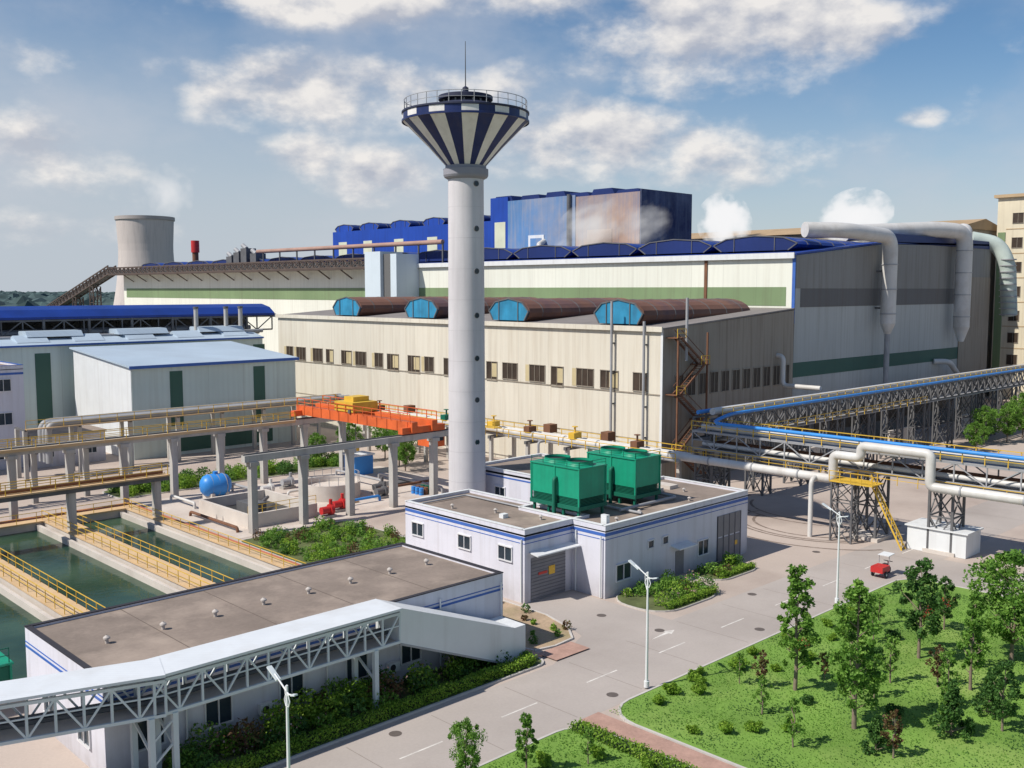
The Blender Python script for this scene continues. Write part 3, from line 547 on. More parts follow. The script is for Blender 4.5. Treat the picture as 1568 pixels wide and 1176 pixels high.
D3=Obj('exhaust_duct',(207,76,0)); D3.part('duct',M('ribbed_duct',(.45,.52,.48),.5,.2,.5)).tube(smoothpath([(209,74,20),(207,74,30),(207,76,34),(204,80,35)],2,6),1.5,16)
for z in np.arange(20,32,1.2): D3.part('ribs',steelg).tube([(208.2-(z-20)*.12,74,z),(208.2-(z-20)*.12,74,z+.2)],1.6,16)
F4=Obj('far_hall',(230,130,0)); F4.part('walls',creamd).box(222,250,90,230,0,38.5); F4.part('roof',M('tan_roof',(.38,.27,.16),.8,.2,.2)).prism([(221,38.5),(251,38.5),(236,41)],89.5,230,'y')
TW=Obj('hoist_tower_building',(247,78,0)); ct_=M('cream_plaster',(.68,.61,.46),.85,.1,.2,streak=.45,dirtcol=(.4,.34,.25)); trim=M('tan_trim',(.45,.33,.2),.8,.1); TW.part('walls',ct_).box(240,256,62,88.5,0,45.8); TW.part('roof',trim).box(239.3,256.7,61.3,89.2,45.8,46.5)
TW.part('green_pilaster',greenb).box(239.8,240,86.6,88.2,5,38)
for z in (8,13,18,23.5,29,34.5,40):
    for y in (84,78.5,73,67.5): win(TW,'x',240,y,2.2,z,z+2.2,2,gm=wdark,fm=creamd)
    fb(TW.part('floor_lines',trim),'x',240,.06,61.9,86.5,z-1.4,z-1.2)
BS=Obj('blue_steel_trestle',(215,62,0)); bsp=BS.part('frames',M('trestle_blue',(.05,.16,.38),.5,.2))
for x in (208,214,220,226):
    for y in (60,68): bsp.beam((x,y,0),(x,y,24),.7)
for z in (8,14,20,24):
    for y in (60,68): bsp.beam((206,y,z),(228,y,z),.5)
    for x in (208,214,220,226): bsp.beam((x,60,z),(x,68,z),.4)
for x in (208,214,220):
    for z in (8,14): bsp.beam((x,60,z),(x+6,60,z+6),.35); bsp.beam((x+6,68,z),(x,68,z+6),.35); BS.part('orange_braces',orangec).beam((x,60,z+6),(x+6,60,z),.3)
BS.part('hoppers',steeld).prism([(60,16),(68,16),(65,10),(63,10)],209,225,'x')
CT=Obj('cooling_tower',(195,437,0)); ctm=M('cooling_tower_concrete',(.56,.50,.47),.9,.1,.03,streak=.6,dirtcol=(.36,.32,.31))
prof=[(19,0)]+[(11.6+ (abs(z-44)/44.)**1.8*7.4 if z<44 else 11.6+(z-44)/13*.7,z) for z in np.arange(3,57,3)]+[(12.3,57)]
CT.part('shell',ctm).lathe((195,437),prof,64); CT.part('rim',M('rim_concrete',(.4,.36,.34),.9,.1)).lathe((195,437),[(12.3,55.6),(12.7,55.7),(12.7,57.2),(11.8,57.2),(11.4,50)],64)
# ------------------------------------------------------------ left sheds
L1=Obj('blue_roofed_shed',(72,182,0)); L1.part('roof',blueroof).prism([(176,20.4),(178,21.6),(181,22.2),(185,21.6),(187,20.4),(187,20),(176,20)],-10,104.5,'x')
L1.part('roof_edge',white).box(104.5,104.8,176,187,19.6,20.3)
for y in (176.3,186.5): L1.part('trusses',steeld).truss((-10,y,17.2),(104,y,17.2),2.6,34,.28)
L1.part('dark_back_wall',greyd).box(-10,104,186.8,187,0,20)  # dark grey cladding along the back of the shed
for y,z,r in ((178,17.6,.5),(180,17.6,.7),(174.6,16.9,.45),(173.2,17.1,.35)): L1.part('pipes',steelg).tube([(-10,y,z),(100,y,z)],r,10)
for x in np.arange(-8,104,7.6): L1.part('columns',steeld).beam((x,176.3,0),(x,176.3,20),.4); L1.part('brackets',steelg).beam((x,172.5,16.4),(x,181,16.4),.3)
for x in np.arange(-4,100,15): L1.part('roof_lumps',lightblue).prism([(171,17.3),(172,18.2),(175,18.2),(176,17.3)],x,x+9,'x')
L2=Obj('mint_shed',(62,170,0)); mint2=M('mint_shed_cladding',(.57,.65,.62),.6,.06,.1,streak=.3,corr=.9,panel=6,dirtcol=(.38,.39,.34))
L2.part('walls',mint2).box(-10,97,168,176,0,16); L2.part('roof',lightblue).prism([(167.6,16.02),(172,17.0),(176.4,16.02)],-10.3,97.3,'x'); L2.part('trim',bluetrim).box(-10,97,167.5,167.6,15.9,16.2)
for x in (36,56,95): fb(L2.part('green_panels',greend),'y',168,.06,x,x+2.4,1,14.8)
for x in np.arange(0,95,9): L2.part('roof_monitors',lightblue).prism([(169.5,16.5),(172,17.6),(174.5,16.5)],x,x+5,'x')
L3=Obj('pump_station_shed',(75,154,0)); w3=L3.part('walls',mint2); w3.prism([(143,0),(165,0),(165,15.4),(143,13.6)],61,88.5,'x')
L3.part('white_side',white).prism([(143.1,0),(164.9,0),(164.9,15.3),(143.1,13.5)],60.9,60.99,'x')
L3.part('roof',lightblue).prism([(142.6,13.62),(165.4,15.5),(165.4,15.75),(142.6,13.87)],60.5,89,'x'); L3.part('roof_fascia',bluetrim).box(60.5,89,142.5,142.6,13.45,13.9)
for x in (66.8,80.8): fb(L3.part('green_panels',greend),'y',143,.06,x,x+2,4.5,12.8)
fb(L3.part('green_panels'),'y',143,.06,68,84,.5,2.6)
L4=Obj('office_building',(36,154,0)); L4.wall=lav; L4.capm=bluetrim; L4.part('walls',lav).box(10,47.7,148,160,0,14); flatroof(L4,10,47.7,148,160,14.2,.3)
for z in (1.5,6.3,11):
    for x in (45,40.5,36): win(L4,'y',148,x,1.9,z,z+1.6)
fb(L4.part('blue_band',bluetrim),'y',148,.04,10,47.7,13.2,13.5)
L5=Obj('entrance_block',(50,146,0)); L5.part('walls',lav).box(48.2,58,146,152,0,4.4); L5.part('roof',roofbr).box(48,58.2,145.8,152.2,4.4,4.6)
for x in (50,53,56): win(L5,'y',146,x,1.3,1.4,2.6)
for x in (86,92,95):
    v=Obj('vent_stack',(x,172,0)); v.part('stack',conc).tube([(x,172.5,14),(x,172.5,21.5)],.4,10); v.part('cap',steeld).tube([(x,172.5,21.5),(x,172.5,21.9)],.5,10)
# ------------------------------------------------------------ right hand pipe racks
PR=Obj('pipe_bridge',(95,40,0)); stl=PR.part('steel_frames',steelg); yy_=PR.part('yellow_railing',yel)
for x in (93.6,96.4):
    stl.truss((x,-10,7.0),(x,67,7.0),1.9,26,.17)
PR.part('deck',steelg).box(93.5,96.5,-10,67,6.8,6.95); PR.part('upper_deck',steelg).box(93.5,96.5,-10,67,8.95,9.05)
yy_.rail((93.4,-10,9.05),(93.4,67,9.05),1.05,2,.08); yy_.rail((96.6,-10,9.05),(96.6,67,9.05),1.05,2,.08); yy_.rail((93.4,-10,6.0),(93.4,67,6.0),1.0,2,.06)
PR.part('lattice_towers',steeld)
for y in (65.5,46,38.5,18,2):
    PR.part('lattice_towers').pylon(95,y,.3,6.8,2.6,2.2,2,.22)
    PR.part('footings',concl).box(93.4,96.6,y-1.5,y+1.5,0,.35)
PR.part('lattice_towers').pylon(91.7,47.2,0,6,1.3,2.2,3,.16)
PR.part('yellow_platform',yel).box(90.9,93.3,44,48.5,6.0,6.1); PR.part('yellow_platform').rail((90.9,44,6.1),(90.9,48.5,6.1),1,1,.06)
for x,r,z,m in ((94.1,.3,9.45,pipew),(95,.2,9.4,pipeb),(95.8,.3,9.45,pipew),(94.3,.25,7.5,pipew),(95.7,.35,7.5,rust)): PR.part('pipes_'+m.name,m).tube([(x,-10,z),(x,66,z)],r,12)
PR.part('white_base',white).box(93.6,97.0,36.0,41.6,0.02,2.3); PR.part('white_base').box(93.4,97.2,35.8,41.8,2.3,2.42)
PR.part('stair',yel)
for xx in (92.3,93.1): PR.part('stair').beam((xx,41.5,0),(xx,44.8,6.0),.06,.16)
for t in np.linspace(0,1,20): PR.part('stair_treads',steelg).beam((92.3,41.5+3.3*t,6*t),(93.1,41.5+3.3*t,6*t),.2,.04)
PR.part('stair').rail((92.3,41.5,.2),(92.3,44.8,6.0),1,1,.05)
BG=PR.part('large_white_pipe',pipew)
BG.tube(smoothpath([(92.2,146,6.0),(92.2,72,6.0),(92.2,48.8,6.0),(92.2,48.8,8.5),(92.2,45.9,8.5),(92.2,45.9,9.7),(92.2,39.0,9.7),(92.2,39.0,6.6),(92.2,-10,6.6)],.55,5),.46,16)
for y in np.arange(-8,146,5.5):
    if not 37<y<50: PR.part('pipe_flanges',steelg).tube([(92.2,y,6.0 if y>48 else 6.6),(92.2,y+.15,6.0 if y>48 else 6.6)],.53,16)
BG.tube(smoothpath([(91,50.5,0),(91,50.5,6.0),(92.2,50.5,6.0)],.8),.24,12)
PL=Obj('pipe_rack',(93,105,0))
for y in np.arange(70,147,7):
    for x in (90.9,95.2): PL.part('columns',conc).beam((x,y,0),(x,y,5.3),.45)
    PL.part('cross_beams',steeld).beam((90.4,y,5.2),(95.8,y,5.2),.4)
for x,r,z,m in ((93.8,.4,5.9,pipew),(94.8,.3,5.8,rust),(91.2,.22,5.7,steelg)): PL.part('pipes_'+m.name,m).tube([(x,67,z),(x,146,z)],r,12)
PL.part('yellow_railing',yel).rail((90.4,67,5.5),(90.4,146,5.5),1.1,2.2,.08); PL.part('yellow_railing').rail((95.8,67,5.5),(95.8,146,5.5),1.1,2.2,.08)
for y in (74,84,92,99,109,125,137):
    vv=PL.part('valves',[yel,greendk,rust]); mi=int(y)%3; vv.box(91.6,93,y-.5,y+.5,6.4,7.1,mi); vv.tube([(92.3,y,7.1),(92.3,y,7.8)],.12,8,mi); vv.tube([(92.3,y,7.8),(92.3,y,7.88)],.4,12,mi)
PL.part('walk_platforms',yel).box(89.6,91,96,103,6.6,6.7); PL.part('walk_platforms').rail((89.6,96,6.7),(89.6,103,6.7),1.1,1.2,.07)
for y in (78,88,104,118): PL.part('drop_pipes',steelg).tube(smoothpath([(91.2,y,5.7),(89.8,y,5.7),(89.8,y,.2)],.4),.16,8); PL.part('rack_equipment',rust).box(94,95.4,y+2,y+3.2,6.2,7.3)
PB=Obj('blue_pipe_bridge',(140,66,0)); stl=PB.part('steel_frames',steeld)
for y in (64.8,67.2): stl.truss((94,y,8.0),(200,y,8.0),2.4,40,.22,cross=True)
PB.part('deck',steelg).box(94,200,64.7,67.3,7.8,7.95)
for x in np.arange(97,200,9): stl.pylon(x,66,0,7.8,1.8,2.4,2,.22)
PB.part('blue_pipe',pipeb).tube(smoothpath([(93.3,-10,10.1),(93.3,64.3,10.1),(97,64.3,10.8),(200,64.3,10.8)],1.5),.2,14)
PB.part('white_pipe',pipew).tube([(96,66,11),(200,66,11)],.4,14); PB.part('blue_pipe').tube([(95,67.3,10.9),(200,67.3,10.9)],.25,12)
PB.part('yellow_railing',yel).rail((96,64.6,10.5),(200,64.6,10.5),1,2.2,.07); PB.part('yellow_railing').rail((94.5,64.4,7.9),(150,64.4,7.9),1,2.2,.07)
for x in (120,150,178): PB.part('white_wall_base',concl).box(x,x+9,70,70.4,0,3)
PB.part('branch_pipe',pipew).tube(smoothpath([(128,70,11.2),(128,76,11.2),(128,76,15.5),(128,77,15.5)],.8),.35,10)
# ------------------------------------------------------------ street lamps
def lamp(x,y):
    g=Obj('street_lamp',(x,y,0)); g.part('pole',white).tube([(x,y,.1),(x,y,4),(x,y,7.5)],[.10,.08,.055],12); g.part('base',white).tube([(x,y,.1),(x,y,.5)],.17,12)
    g.part('ornament',white).tube(smoothpath([(x,y,6.2),(x+.15,y+.3,6.7),(x+.05,y+.25,7.3),(x,y,7.5)],.2),.04,8)
    g.part('arm',white).tube([(x,y-.2,7.1),(x,y,7.2),(x,y+1.0,7.75)],.04,8)
    g.part('lamp_head',steelw).beam((x,y+.7,7.55),(x,y+1.5,7.95),.24,.08); g.part('arm').tube([(x,y,7.1),(x,y-.5,7.2)],.035,8); g.part('lamp_head').beam((x,y-.4,7.18),(x,y-.75,7.28),.18,.07)
    for k in range(6):
        a=k*math.pi/3; b=(k+1)*math.pi/3
        g.part('ring_light',white).tube([(x,y+.22*math.cos(a),6.8+.3*math.sin(a)),(x,y+.22*math.cos(b),6.8+.3*math.sin(b))],.03,6)
for x in (22.6,48.3,72.6): lamp(x,37.75)
V=Obj('red_cargo_tricycle',(82.5,38.8,0)); vx,vy=82.6,38.9
V.part('cargo_bed',redm).box(vx-.9,vx+.5,vy-.55,vy+.55,.5,1.0); V.part('frame',steeld).beam((vx+.4,vy,.5),(vx+1.4,vy,.6),.12); V.part('seat',darkcap).box(vx+.6,vx+1.0,vy-.2,vy+.2,.85,1.0)
V.part('front_fork',redm).beam((vx+1.5,vy,.35),(vx+1.3,vy,1.15),.1); V.part('handlebar',steeld).beam((vx+1.28,vy-.4,1.15),(vx+1.28,vy+.4,1.15),.06); V.part('canopy',white).beam((vx+.3,vy,1.8),(vx+1.5,vy,1.85),1.0,.05); V.part('canopy_posts',steelg).beam((vx+.5,vy-.45,1.0),(vx+.5,vy-.45,1.8),.05); V.part('canopy_posts').beam((vx+.5,vy+.45,1.0),(vx+.5,vy+.45,1.8),.05)
for dx,dy in ((-.3,-.65),(-.3,.55),(1.5,-.05)): V.part('wheels',darkcap).tube([(vx+dx,vy+dy,.3),(vx+dx,vy+dy+.1,.3)],.3,18); V.part('hubs',steelw).tube([(vx+dx,vy+dy-.01,.3),(vx+dx,vy+dy+.11,.3)],.1,12)
for g in ALL: g.finish()
# ------------------------------------------------------------ vegetation
bark=M('bark',(.22,.17,.13),.9,.3,3)
lf1=leafmat('leaves_bright',(.05,.13,.02),(.14,.29,.045),(.28,.46,.09)); lf2=leafmat('leaves_dark',(.02,.06,.02),(.065,.16,.035),(.14,.27,.06)); lf3=leafmat('leaves_lime',(.10,.20,.02),(.20,.36,.04),(.36,.50,.07)); lf4=leafmat('leaves_rusty',(.07,.035,.025),(.17,.09,.05),(.14,.19,.05)); lf5=leafmat('flower_petals',(.4,.05,.08),(.55,.3,.32),(.7,.6,.6))
def tree_mesh(name,h,r,cb,n,leaf,shape,lm,seed,nc=46):
    R_=random.Random(seed); mb=MB([bark,lm],True); bend=[(R_.uniform(-.15,.15),R_.uniform(-.15,.15)) for _ in range(6)]
    tp=[(bend[i][0]*i*.3,bend[i][1]*i*.3,h*.93*i/5) for i in range(6)]; mb.tube(tp,[.02+.015*h*(1-i/5.3) for i in range(6)],8)
    C=[]
    for k in range(nc):
        t=(k+.5)/nc; t=min(1,max(0,t+R_.uniform(-.04,.04))); z=cb+(h-cb)*t
        pr={'oval':math.sin(math.pi*(.12+.83*t))**.7,'poplar':math.sin(math.pi*(.1+.85*t))**.5*(1-.45*t),'cone':(1-t)*.95+.05,'round':math.sqrt(max(.03,1-(2*t-1)**2))}[shape]
        a=k*2.399+R_.uniform(-.6,.6); q=r*pr*R_.uniform(.3,1.15); c=(q*math.cos(a),q*math.sin(a),z); C.append((c,r*R_.uniform(.12,.36)*(.5+.5*pr)))
        if k%2==0:
            i=min(4,int(z/h*5)); zz=max(cb*.7,z-q*.9); mb.tube([(tp[i][0]*.8,tp[i][1]*.8,zz),(c[0]*.5,c[1]*.5,(z+zz)/2),c],[.045,.03,.012],5,cap=False)
    per=n//nc; pts=[]
    for c,cr in C:
        d=rng.normal(size=(per,3)); d/=np.linalg.norm(d,axis=1)[:,None]; rr=cr*rng.uniform(.2,1.3,(per,1))**.7; pts.append(np.array(c)+d*rr*np.array([1,1,1.0]))
    mb.leaves(np.concatenate(pts),leaf,1); return mb.mesh(name)
def inst(name,me,x,y,s=1,rz=None,z=.08,w=1):
    o=bpy.data.objects.new(name,me); o.location=(x,y,z); o.scale=(s*w,s*w,s*random.uniform(.95,1.05)); o.rotation_euler=(0,0,random.uniform(0,6.28) if rz is None else rz); scene.collection.objects.link(o)
t_a=tree_mesh('poplar_a',8,1.4,1.9,4600,.13,'poplar',lf1,1,44); t_b=tree_mesh('poplar_b',9.4,1.65,1.8,6400,.13,'poplar',lf1,2,54)
t_c=tree_mesh('broadleaf_a',7,1.5,1.8,4000,.13,'oval',lf2,3,40); t_d=tree_mesh('broadleaf_b',7.6,2.4,1.8,7600,.14,'round',lf1,4,56)
t_e=tree_mesh('sapling_a',4,.85,1.1,800,.11,'oval',lf1,5,20); t_f=tree_mesh('conifer',3.2,1.2,.3,3400,.11,'cone',lf2,6,40); t_g=tree_mesh('sapling_rusty',3.0,.7,.8,800,.1,'oval',lf4,8,20)
t_h=tree_mesh('poplar_c',7,1.15,1.6,2900,.13,'poplar',lf1,11,34)
inst('poplar_tree',t_a,54.6,31.0,.97); inst('poplar_tree',t_b,52.1,25.8,.95)
inst('broadleaf_tree',t_c,65.5,28,.98); inst('broadleaf_tree',t_d,69.4,23.4,1.0); inst('poplar_tree',t_h,62.5,23.4,.85); inst('broadleaf_tree',t_c,72.5,29.2,.55); inst('poplar_tree',t_h,76,26.8,.7); inst('broadleaf_tree',t_c,57.8,19.8,.6); inst('poplar_tree',t_h,63.5,19.8,.65)
for x,y,s in ((60.8,30.5,.8),(57,27,.7),(50,30.5,.6),(47.5,27,.7),(58.5,23.2,.9),(66,31.5,.7),(60,27.4,.8),(55.5,22,.7),(53,34,.5),(70,33,.6),(66.5,24.5,.9)): inst('sapling_tree',t_e,x,y,s)
for x,y,s in ((53.4,32.6,.8),(50.2,22.6,.9),(57.5,30.6,.6),(61.5,25,.9)): inst('sapling_tree',t_g,x,y,s)
inst('conifer_tree',t_f,55.2,21.6,.9); inst('conifer_tree',t_f,50.2,23.6,.62); inst('conifer_tree',t_f,59.6,21.2,.8)
inst('young_tree',t_d,31.6,36.0,.44,w=.75); inst('young_tree',t_a,34.8,34.9,.41,w=1.1); inst('young_tree',t_e,38,33.5,.5)
for x,y,s in ((166,61.7,.8),(171,60,.85),(178,60,.95),(158,60,.6),(190,62,.9),(176,56,.8)): inst('broadleaf_tree',t_d,x,y,s)
for x,y,s in ((84,108,.7),(86,112,.8),(88,118,.8),(83,120,.7),(78,121,.6)): inst('broadleaf_tree',t_d,x,y,s)
def bush_mesh(name,r,h,n,leaf,lm,seed,nc=14):
    R_=random.Random(seed); mb=MB([lm],True); pts=[]
    for k in range(nc):
        a=R_.uniform(0,6.28); q=r*R_.uniform(0,.7); c=np.array((q*math.cos(a),q*math.sin(a),h*R_.uniform(.3,.75))); d=rng.normal(size=(n//nc,3)); d/=np.linalg.norm(d,axis=1)[:,None]
        pts.append(c+d*rng.uniform(.5,1,(n//nc,1))*np.array([r*.42,r*.42,h*.3]))
    p=np.concatenate(pts); p[:,2]=np.abs(p[:,2]); mb.leaves(p,leaf,0); return mb.mesh(name)
b1=bush_mesh('bush_lime',.6,.75,1100,.08,lf3,1); b2=bush_mesh('bush_dark',.8,1.0,1100,.10,lf2,2)
for x,y,s in ((48.6,36,1),(49.8,34.9,.9),(50.9,35.5,.9),(55,35.4,1.2),(51.3,36.4,.8),(46.4,30.6,.9),(47.6,29.6,.9),(49.2,28.2,.9),(52.3,36.6,.7),(46.8,35.6,.8),(38.9,33.6,.9),(36.2,35,.9),(45,31.8,.7),(58,36.2,.8),(62,36,.8),(67,35.5,.8),(39.8,31,.8),(71,35.8,.8),(56.5,33.5,.7),(60,33,.8),(64.5,33.8,.7)): inst('round_shrub',b1,x,y,s)
for x,y,s in ((58.7,28.6,.8),(63.5,30,.8),(55.6,25,.7),(67.8,31,.8),(53.2,29.4,.6),(71.5,27,.9)): inst('dark_shrub',b2,x,y,s)
def scatter(name,x0,x1,y0,y1,dens,wts,smin,smax,fl=0):
    n=int((x1-x0)*(y1-y0)*dens); out=MB([lf2,lf1,lf3,lf4,lf5],True)
    for k in range(n):
        m=random.choices([0,1,2,3],wts)[0]; s=random.uniform(smin,smax); c=np.array((random.uniform(x0,x1),random.uniform(y0,y1),.1)); q=rng.normal(size=(int(230*s*s)+60,3)); q/=np.linalg.norm(q,axis=1)[:,None]; q*=rng.uniform(.5,1.1,(len(q),1))*np.array([s*.8,s*.8,s*.8]); q=q+c+np.array((0,0,s*.6)); q[:,2]=np.maximum(q[:,2],.1); out.leaves(q,.10 if s<1 else .12,m)
        if random.random()<fl: out.leaves(q[::9]+np.array((0,0,.06)),.09,4)
    single(name,out)
scatter('garden_shrubs',22,45.5,46.3,48.9,.95,(3,5,3,1.2),.5,1.4,.3)
scatter('garden_shrubs',17,22,45.5,46.3,1,(5,2,1,1),.4,.7)
scatter('garden_shrubs',61.5,68,46.5,50.8,1.1,(2,4,3,1),.4,1.0,.15)
scatter('garden_shrubs',71.5,77,48.3,50.6,1.2,(2,4,3,1),.4,.8)
scatter('garden_shrubs',48.6,60.5,72.5,88.5,.75,(1,5,5,1),.4,.9,.1)
scatter('garden_shrubs',49,83,117.5,122.5,.6,(2,5,2,0),.6,1.3)
scatter('weeds',47.6,53.5,48,59,.35,(1,3,2,3),.2,.5)
lfr=leafmat('red_flowers',(.3,.02,.02),(.5,.04,.04),(.6,.1,.08))
def flowerbed(x0,x1,y0,y1):
    out=MB([lf2,lf5,lfr],True); n=int((x1-x0)*(y1-y0)*220); P=np.column_stack([rng.uniform(x0,x1,n),rng.uniform(y0,y1,n),rng.uniform(.12,.45,n)]); out.leaves(P,.08,0); P[:,2]+=.1; out.leaves(P[::2],.07,2); single('red_flower_bed',out)
flowerbed(73.5,79,30.8,32); flowerbed(60.5,62.5,34.2,35)
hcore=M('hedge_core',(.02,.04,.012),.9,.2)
def hedge(x0,x1,y0,y1,h,lmi,dens=230):
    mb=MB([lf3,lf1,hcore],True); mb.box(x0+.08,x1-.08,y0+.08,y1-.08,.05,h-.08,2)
    n=int(((x1-x0)*(y1-y0)+ (x1-x0+y1-y0)*2*h)*dens); P=np.column_stack([rng.uniform(x0,x1,n),rng.uniform(y0,y1,n),rng.uniform(.1,h,n)])
    f=rng.integers(0,5,n); P[f==0,2]=h;P[f==4,2]=h; hx=(y1-y0)/(x1-x0+y1-y0); s=rng.random(n)
    k=(f==1)&(s<hx); P[k,0]=x0; k=(f==1)&(s>=hx); P[k,1]=y0; k=(f==2)&(s<hx); P[k,0]=x1; k=(f==2)&(s>=hx);P[k,1]=y1; k=(f==3); P[k,1]=y0
    P+=rng.normal(size=P.shape)*.07; P[:,2]+=.05*np.sin(P[:,0]*1.7)+.04*np.sin(P[:,0]*4.1); mb.leaves(P,.07,lmi); single('clipped_hedge',mb)
hedge(22,46,45.25,45.9,.65,0); hedge(40.3,41.1,22,36.9,.5,0); hedge(61.5,68,45.9,46.4,.55,0); hedge(71.5,76.8,47.9,48.4,.5,0); hedge(45.6,46.3,46,48.8,.6,1)
hedge(48.4,60,72.3,72.9,.7,1,120)
mb=MB([lf3,lf1,lf2],True); n=60000; P=np.column_stack([rng.uniform(43.8,82,n),rng.uniform(12,37,n),np.full(n,.13)]); ns=np.array([noise.noise(Vector((p[0]*.35,p[1]*.35,0)))+random.uniform(-.35,.35) for p in P]); mb.leaves(P[ns>.05],.055,1); mb.leaves(P[ns<-.3],.06,2)
P=np.column_stack([rng.uniform(30,41.2,6000),rng.uniform(25,37,6000),np.full(6000,.13)]); mb.leaves(P,.06,1); single('grass_tufts',mb)
def canopy(x0,x1,y0,y1,c):
    mb=MB([M('hazed_canopy',(.05,.085,.085),.95,.5,.05,dirt=.5,dirtcol=(.09,.135,.15))],True); nx=int((x1-x0)/c);ny=int((y1-y0)/c); vs=[]  # distance haze painted into the blue-grey canopy colour
    for j in range(ny+1):
        for i in range(nx+1):
            x=x0+i*c+random.uniform(-3,3);y=y0+j*c+random.uniform(-3,3); v=Vector((x*.01,y*.01,0)); h=15+5*noise.noise(v)+5*noise.noise(v*6)+random.uniform(-3.5,4)
            if noise.noise(v*.35+Vector((5,1,0)))<-.32: h=-1
            vs.append((x,y,h))
    mb.add(vs,[(j*(nx+1)+i,j*(nx+1)+i+1,(j+1)*(nx+1)+i+1,(j+1)*(nx+1)+i) for j in range(ny) for i in range(nx)],0,False); return mb
single('distant_trees',canopy(-700,900,395,2600,9))
single('distant_trees',canopy(330,1500,-700,390,14))
# ------------------------------------------------------------ steam
def self_lit_steam(x,y,z,rx,ry,rz,dens,seed,e_=.92):
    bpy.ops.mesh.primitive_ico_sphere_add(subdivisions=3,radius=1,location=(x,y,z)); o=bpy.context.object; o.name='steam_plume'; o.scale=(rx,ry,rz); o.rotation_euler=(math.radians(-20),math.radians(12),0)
    m=bpy.data.materials.new('self_lit_steam'); m.use_nodes=True; N=m.node_tree.nodes; L=m.node_tree.links; N.remove(N['Principled BSDF'])
    ab=N.new('ShaderNodeVolumeAbsorption'); ab.inputs['Color'].default_value=(0,0,0,1); em=N.new('ShaderNodeEmission'); em.inputs['Color'].default_value=(e_,e_,e_*1.01,1); ad=N.new('ShaderNodeAddShader')  # volume emission stands in for sunlight scattered in the plume
    tc=N.new('ShaderNodeTexCoord'); ln=N.new('ShaderNodeVectorMath'); ln.operation='LENGTH'; L.new(tc.outputs['Object'],ln.inputs[0]); nz=N.new('ShaderNodeTexNoise'); nz.noise_dimensions='4D'; nz.inputs['W'].default_value=seed; nz.inputs['Scale'].default_value=2.1; nz.inputs['Detail'].default_value=4; L.new(tc.outputs['Object'],nz.inputs['Vector'])
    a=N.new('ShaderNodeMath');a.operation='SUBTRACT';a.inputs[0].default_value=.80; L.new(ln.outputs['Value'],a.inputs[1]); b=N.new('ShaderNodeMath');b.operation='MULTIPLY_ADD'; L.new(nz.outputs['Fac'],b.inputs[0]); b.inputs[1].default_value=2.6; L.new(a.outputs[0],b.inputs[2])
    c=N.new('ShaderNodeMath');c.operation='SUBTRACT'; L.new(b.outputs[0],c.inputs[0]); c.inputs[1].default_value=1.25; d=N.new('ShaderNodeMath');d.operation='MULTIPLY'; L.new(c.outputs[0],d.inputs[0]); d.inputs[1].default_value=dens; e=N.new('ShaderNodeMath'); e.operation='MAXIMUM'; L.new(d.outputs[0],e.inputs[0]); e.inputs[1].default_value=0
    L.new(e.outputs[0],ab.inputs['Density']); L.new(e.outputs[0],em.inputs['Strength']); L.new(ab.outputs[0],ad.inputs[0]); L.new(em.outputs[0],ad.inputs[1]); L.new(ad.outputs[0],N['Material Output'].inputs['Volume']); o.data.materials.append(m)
self_lit_steam(203,431,68,12,12,14,.09,1.0,.85); self_lit_steam(216,146,42,7,7,8,1.0,2.0); self_lit_steam(218,112,41.5,8,9,6.5,1.0,3.0); self_lit_steam(160,142,38,4,10,6.5,.3,4.0,.75); self_lit_steam(161,128,38,4,7,5,.16,6.0,.75)
# ------------------------------------------------------------ sun, sky
el=math.radians(48); sd=Vector((-.93,.33,0)).normalized()
sun=bpy.data.lights.new('sun','SUN'); sun.energy=5.0; sun.angle=math.radians(.5); sun.color=(1,.94,.85); so=bpy.data.objects.new('sun',sun); scene.collection.objects.link(so)
v=Vector((sd.x*math.cos(el),sd.y*math.cos(el),math.sin(el))); so.rotation_euler=v.to_track_quat('Z','Y').to_euler()
w=bpy.data.worlds.new('World'); scene.world=w; w.use_nodes=True; N=w.node_tree.nodes; L=w.node_tree.links; bg=N['Background']; bg.inputs['Strength'].default_value=.125
try: w.cycles.sampling_method='MANUAL'; w.cycles.sample_map_resolution=256
except Exception: pass
sky=N.new('ShaderNodeTexSky'); sky.sky_type='NISHITA'; sky.sun_disc=False; sky.sun_elevation=el; sky.sun_rotation=math.atan2(sd.x,sd.y); sky.air_density=1.0; sky.dust_density=.2; sky.ozone_density=3.0
tc=N.new('ShaderNodeTexCoord')
def dot(vec):
    n=N.new('ShaderNodeVectorMath'); n.operation='DOT_PRODUCT'; L.new(tc.outputs['Generated'],n.inputs[0]); n.inputs[1].default_value=vec; return n.outputs['Value']
def mt(op,a,b=None,c=None,clamp=False):
    n=N.new('ShaderNodeMath'); n.operation=op; n.use_clamp=clamp
    for i,x in enumerate((a,b,c)):
        if x is None: continue
        if isinstance(x,(int,float)): n.inputs[i].default_value=x
        else: L.new(x,n.inputs[i])
    return n.outputs[0]
Af=dot((.7188,-.6952,0)); Ef=dot((0,0,1))
cbp=N.new('ShaderNodeCombineXYZ'); L.new(Af,cbp.inputs[0]); L.new(Ef,cbp.inputs[1])
blobs=[(480,150,185,52,1),(380,150,95,44,.95),(590,275,85,45,.85),(470,240,60,38,.8),(880,225,150,58,1),(700,160,110,55,.6),(1130,60,190,80,1.1),(1230,95,120,30,.7),(540,5,260,45,.9),(760,0,200,40,.7),(80,245,150,45,.6),(40,350,170,30,.45),(1050,240,230,55,.55),(1398,183,26,13,.6),(30,90,50,18,.35),(1000,135,50,24,.5),(1400,60,120,40,.35)]
res=None
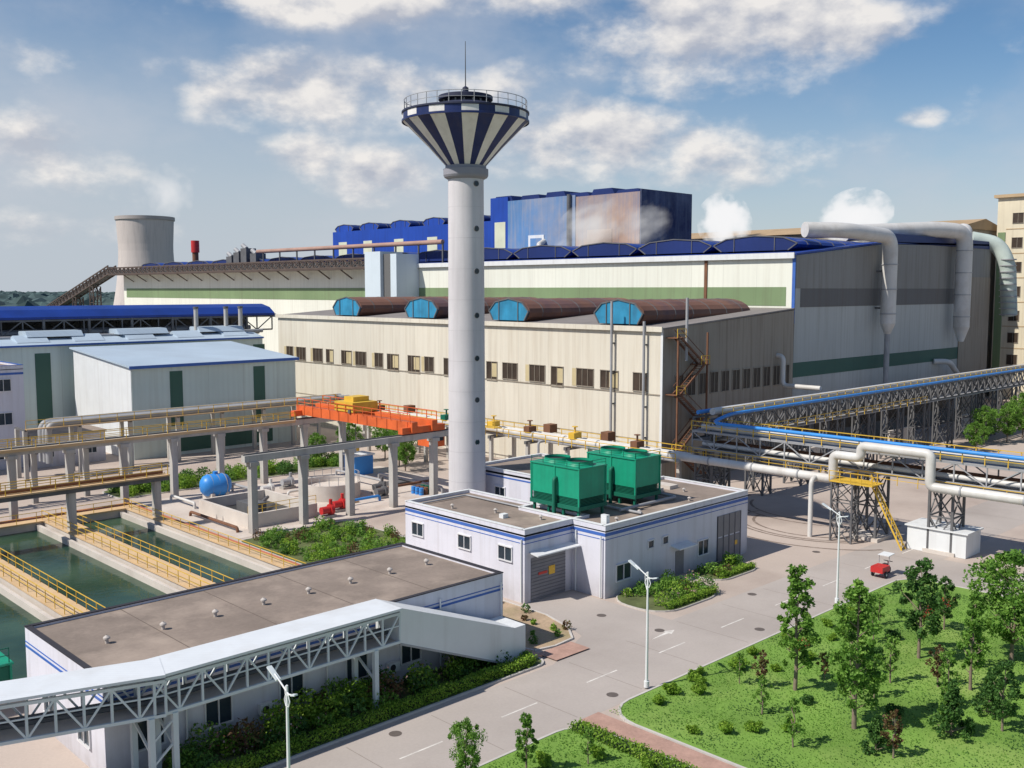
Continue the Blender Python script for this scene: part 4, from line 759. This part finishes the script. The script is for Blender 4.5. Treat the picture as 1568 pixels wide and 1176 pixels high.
for px,py,wx,wy,st in blobs:
    a0=(px-784)/1534; e0=(444-py)/1534; k=math.sqrt(1+a0*a0+e0*e0); a0/=k;e0/=k
    m1=N.new('ShaderNodeVectorMath'); m1.operation='SUBTRACT'; L.new(cbp.outputs[0],m1.inputs[0]); m1.inputs[1].default_value=(a0,e0,0)
    m2=N.new('ShaderNodeVectorMath'); m2.operation='MULTIPLY'; L.new(m1.outputs[0],m2.inputs[0]); m2.inputs[1].default_value=(1534/wx,1534/wy,0)
    m3=N.new('ShaderNodeVectorMath'); m3.operation='DOT_PRODUCT'; L.new(m2.outputs[0],m3.inputs[0]); L.new(m2.outputs[0],m3.inputs[1])
    s=mt('MULTIPLY_ADD',m3.outputs['Value'],-.42*st,.42*st-.42*(1-st)); res=s if res is None else mt('MAXIMUM',res,s)
res=mt('MAXIMUM',res,-.5)
def nse(de,da,sc=11,det=7):
    cb=N.new('ShaderNodeCombineXYZ'); L.new(mt('ADD',Af,da),cb.inputs[0]); L.new(mt('MULTIPLY_ADD',Ef,1.6,de*1.6),cb.inputs[1]); L.new(dot((.6952,.7188,0)),cb.inputs[2])
    nn=N.new('ShaderNodeTexNoise'); nn.inputs['Scale'].default_value=sc; nn.inputs['Detail'].default_value=det; nn.inputs['Roughness'].default_value=.56; L.new(cb.outputs[0],nn.inputs['Vector']); return nn.outputs['Fac']
n0=nse(0,0); n1=nse(.014,-.010)
d0=mt('ADD',res,mt('MULTIPLY_ADD',n0,2.1,-1.05))
cov=N.new('ShaderNodeMapRange'); cov.interpolation_type='SMOOTHSTEP'; cov.inputs[1].default_value=-.24; cov.inputs[2].default_value=.44; L.new(d0,cov.inputs[0])
veil=N.new('ShaderNodeMapRange'); veil.interpolation_type='SMOOTHSTEP'; veil.inputs[1].default_value=.42; veil.inputs[2].default_value=.75; veil.inputs[4].default_value=.5; L.new(nse(3.1,1.7,4.5,6),veil.inputs[0])
sh=mt('MULTIPLY_ADD',mt('SUBTRACT',n0,n1),4.5,.58,True)
cc=N.new('ShaderNodeMix'); cc.data_type='RGBA'; L.new(sh,cc.inputs[0]); cc.inputs[6].default_value=(3.7,3.9,4.5,1); cc.inputs[7].default_value=(7.2,6.9,6.6,1)
hs=N.new('ShaderNodeHueSaturation'); hs.inputs['Saturation'].default_value=1.15; hs.inputs['Value'].default_value=.78; L.new(sky.outputs[0],hs.inputs['Color'])
hz=N.new('ShaderNodeMapRange'); hz.interpolation_type='SMOOTHSTEP'; hz.inputs[1].default_value=-.02; hz.inputs[2].default_value=.28; hz.inputs[3].default_value=.95; hz.inputs[4].default_value=0; L.new(mt('MULTIPLY_ADD',Af,.12,Ef),hz.inputs[0])
hm=N.new('ShaderNodeMix'); hm.data_type='RGBA'; L.new(hz.outputs[0],hm.inputs[0]); L.new(hs.outputs[0],hm.inputs[6]); hm.inputs[7].default_value=(4.0,4.45,5.0,1)
vx_=N.new('ShaderNodeMix'); vx_.data_type='RGBA'; L.new(veil.outputs[0],vx_.inputs[0]); L.new(hm.outputs[2],vx_.inputs[6]); vx_.inputs[7].default_value=(4.6,4.8,5.3,1)
mx=N.new('ShaderNodeMix'); mx.data_type='RGBA'; L.new(mt('MULTIPLY',cov.outputs[0],.92),mx.inputs[0]); L.new(vx_.outputs[2],mx.inputs[6]); L.new(cc.outputs[2],mx.inputs[7]); L.new(mx.outputs[2],bg.inputs['Color'])
# ------------------------------------------------------------ camera
cam=bpy.data.cameras.new('camera'); cam.lens=35.06; cam.sensor_width=36; cam.clip_end=20000; co=bpy.data.objects.new('camera',cam); scene.collection.objects.link(co)
co.location=(0,0,H); co.rotation_euler=(math.radians(90-5.4),0,math.radians(-44.05)); scene.camera=co
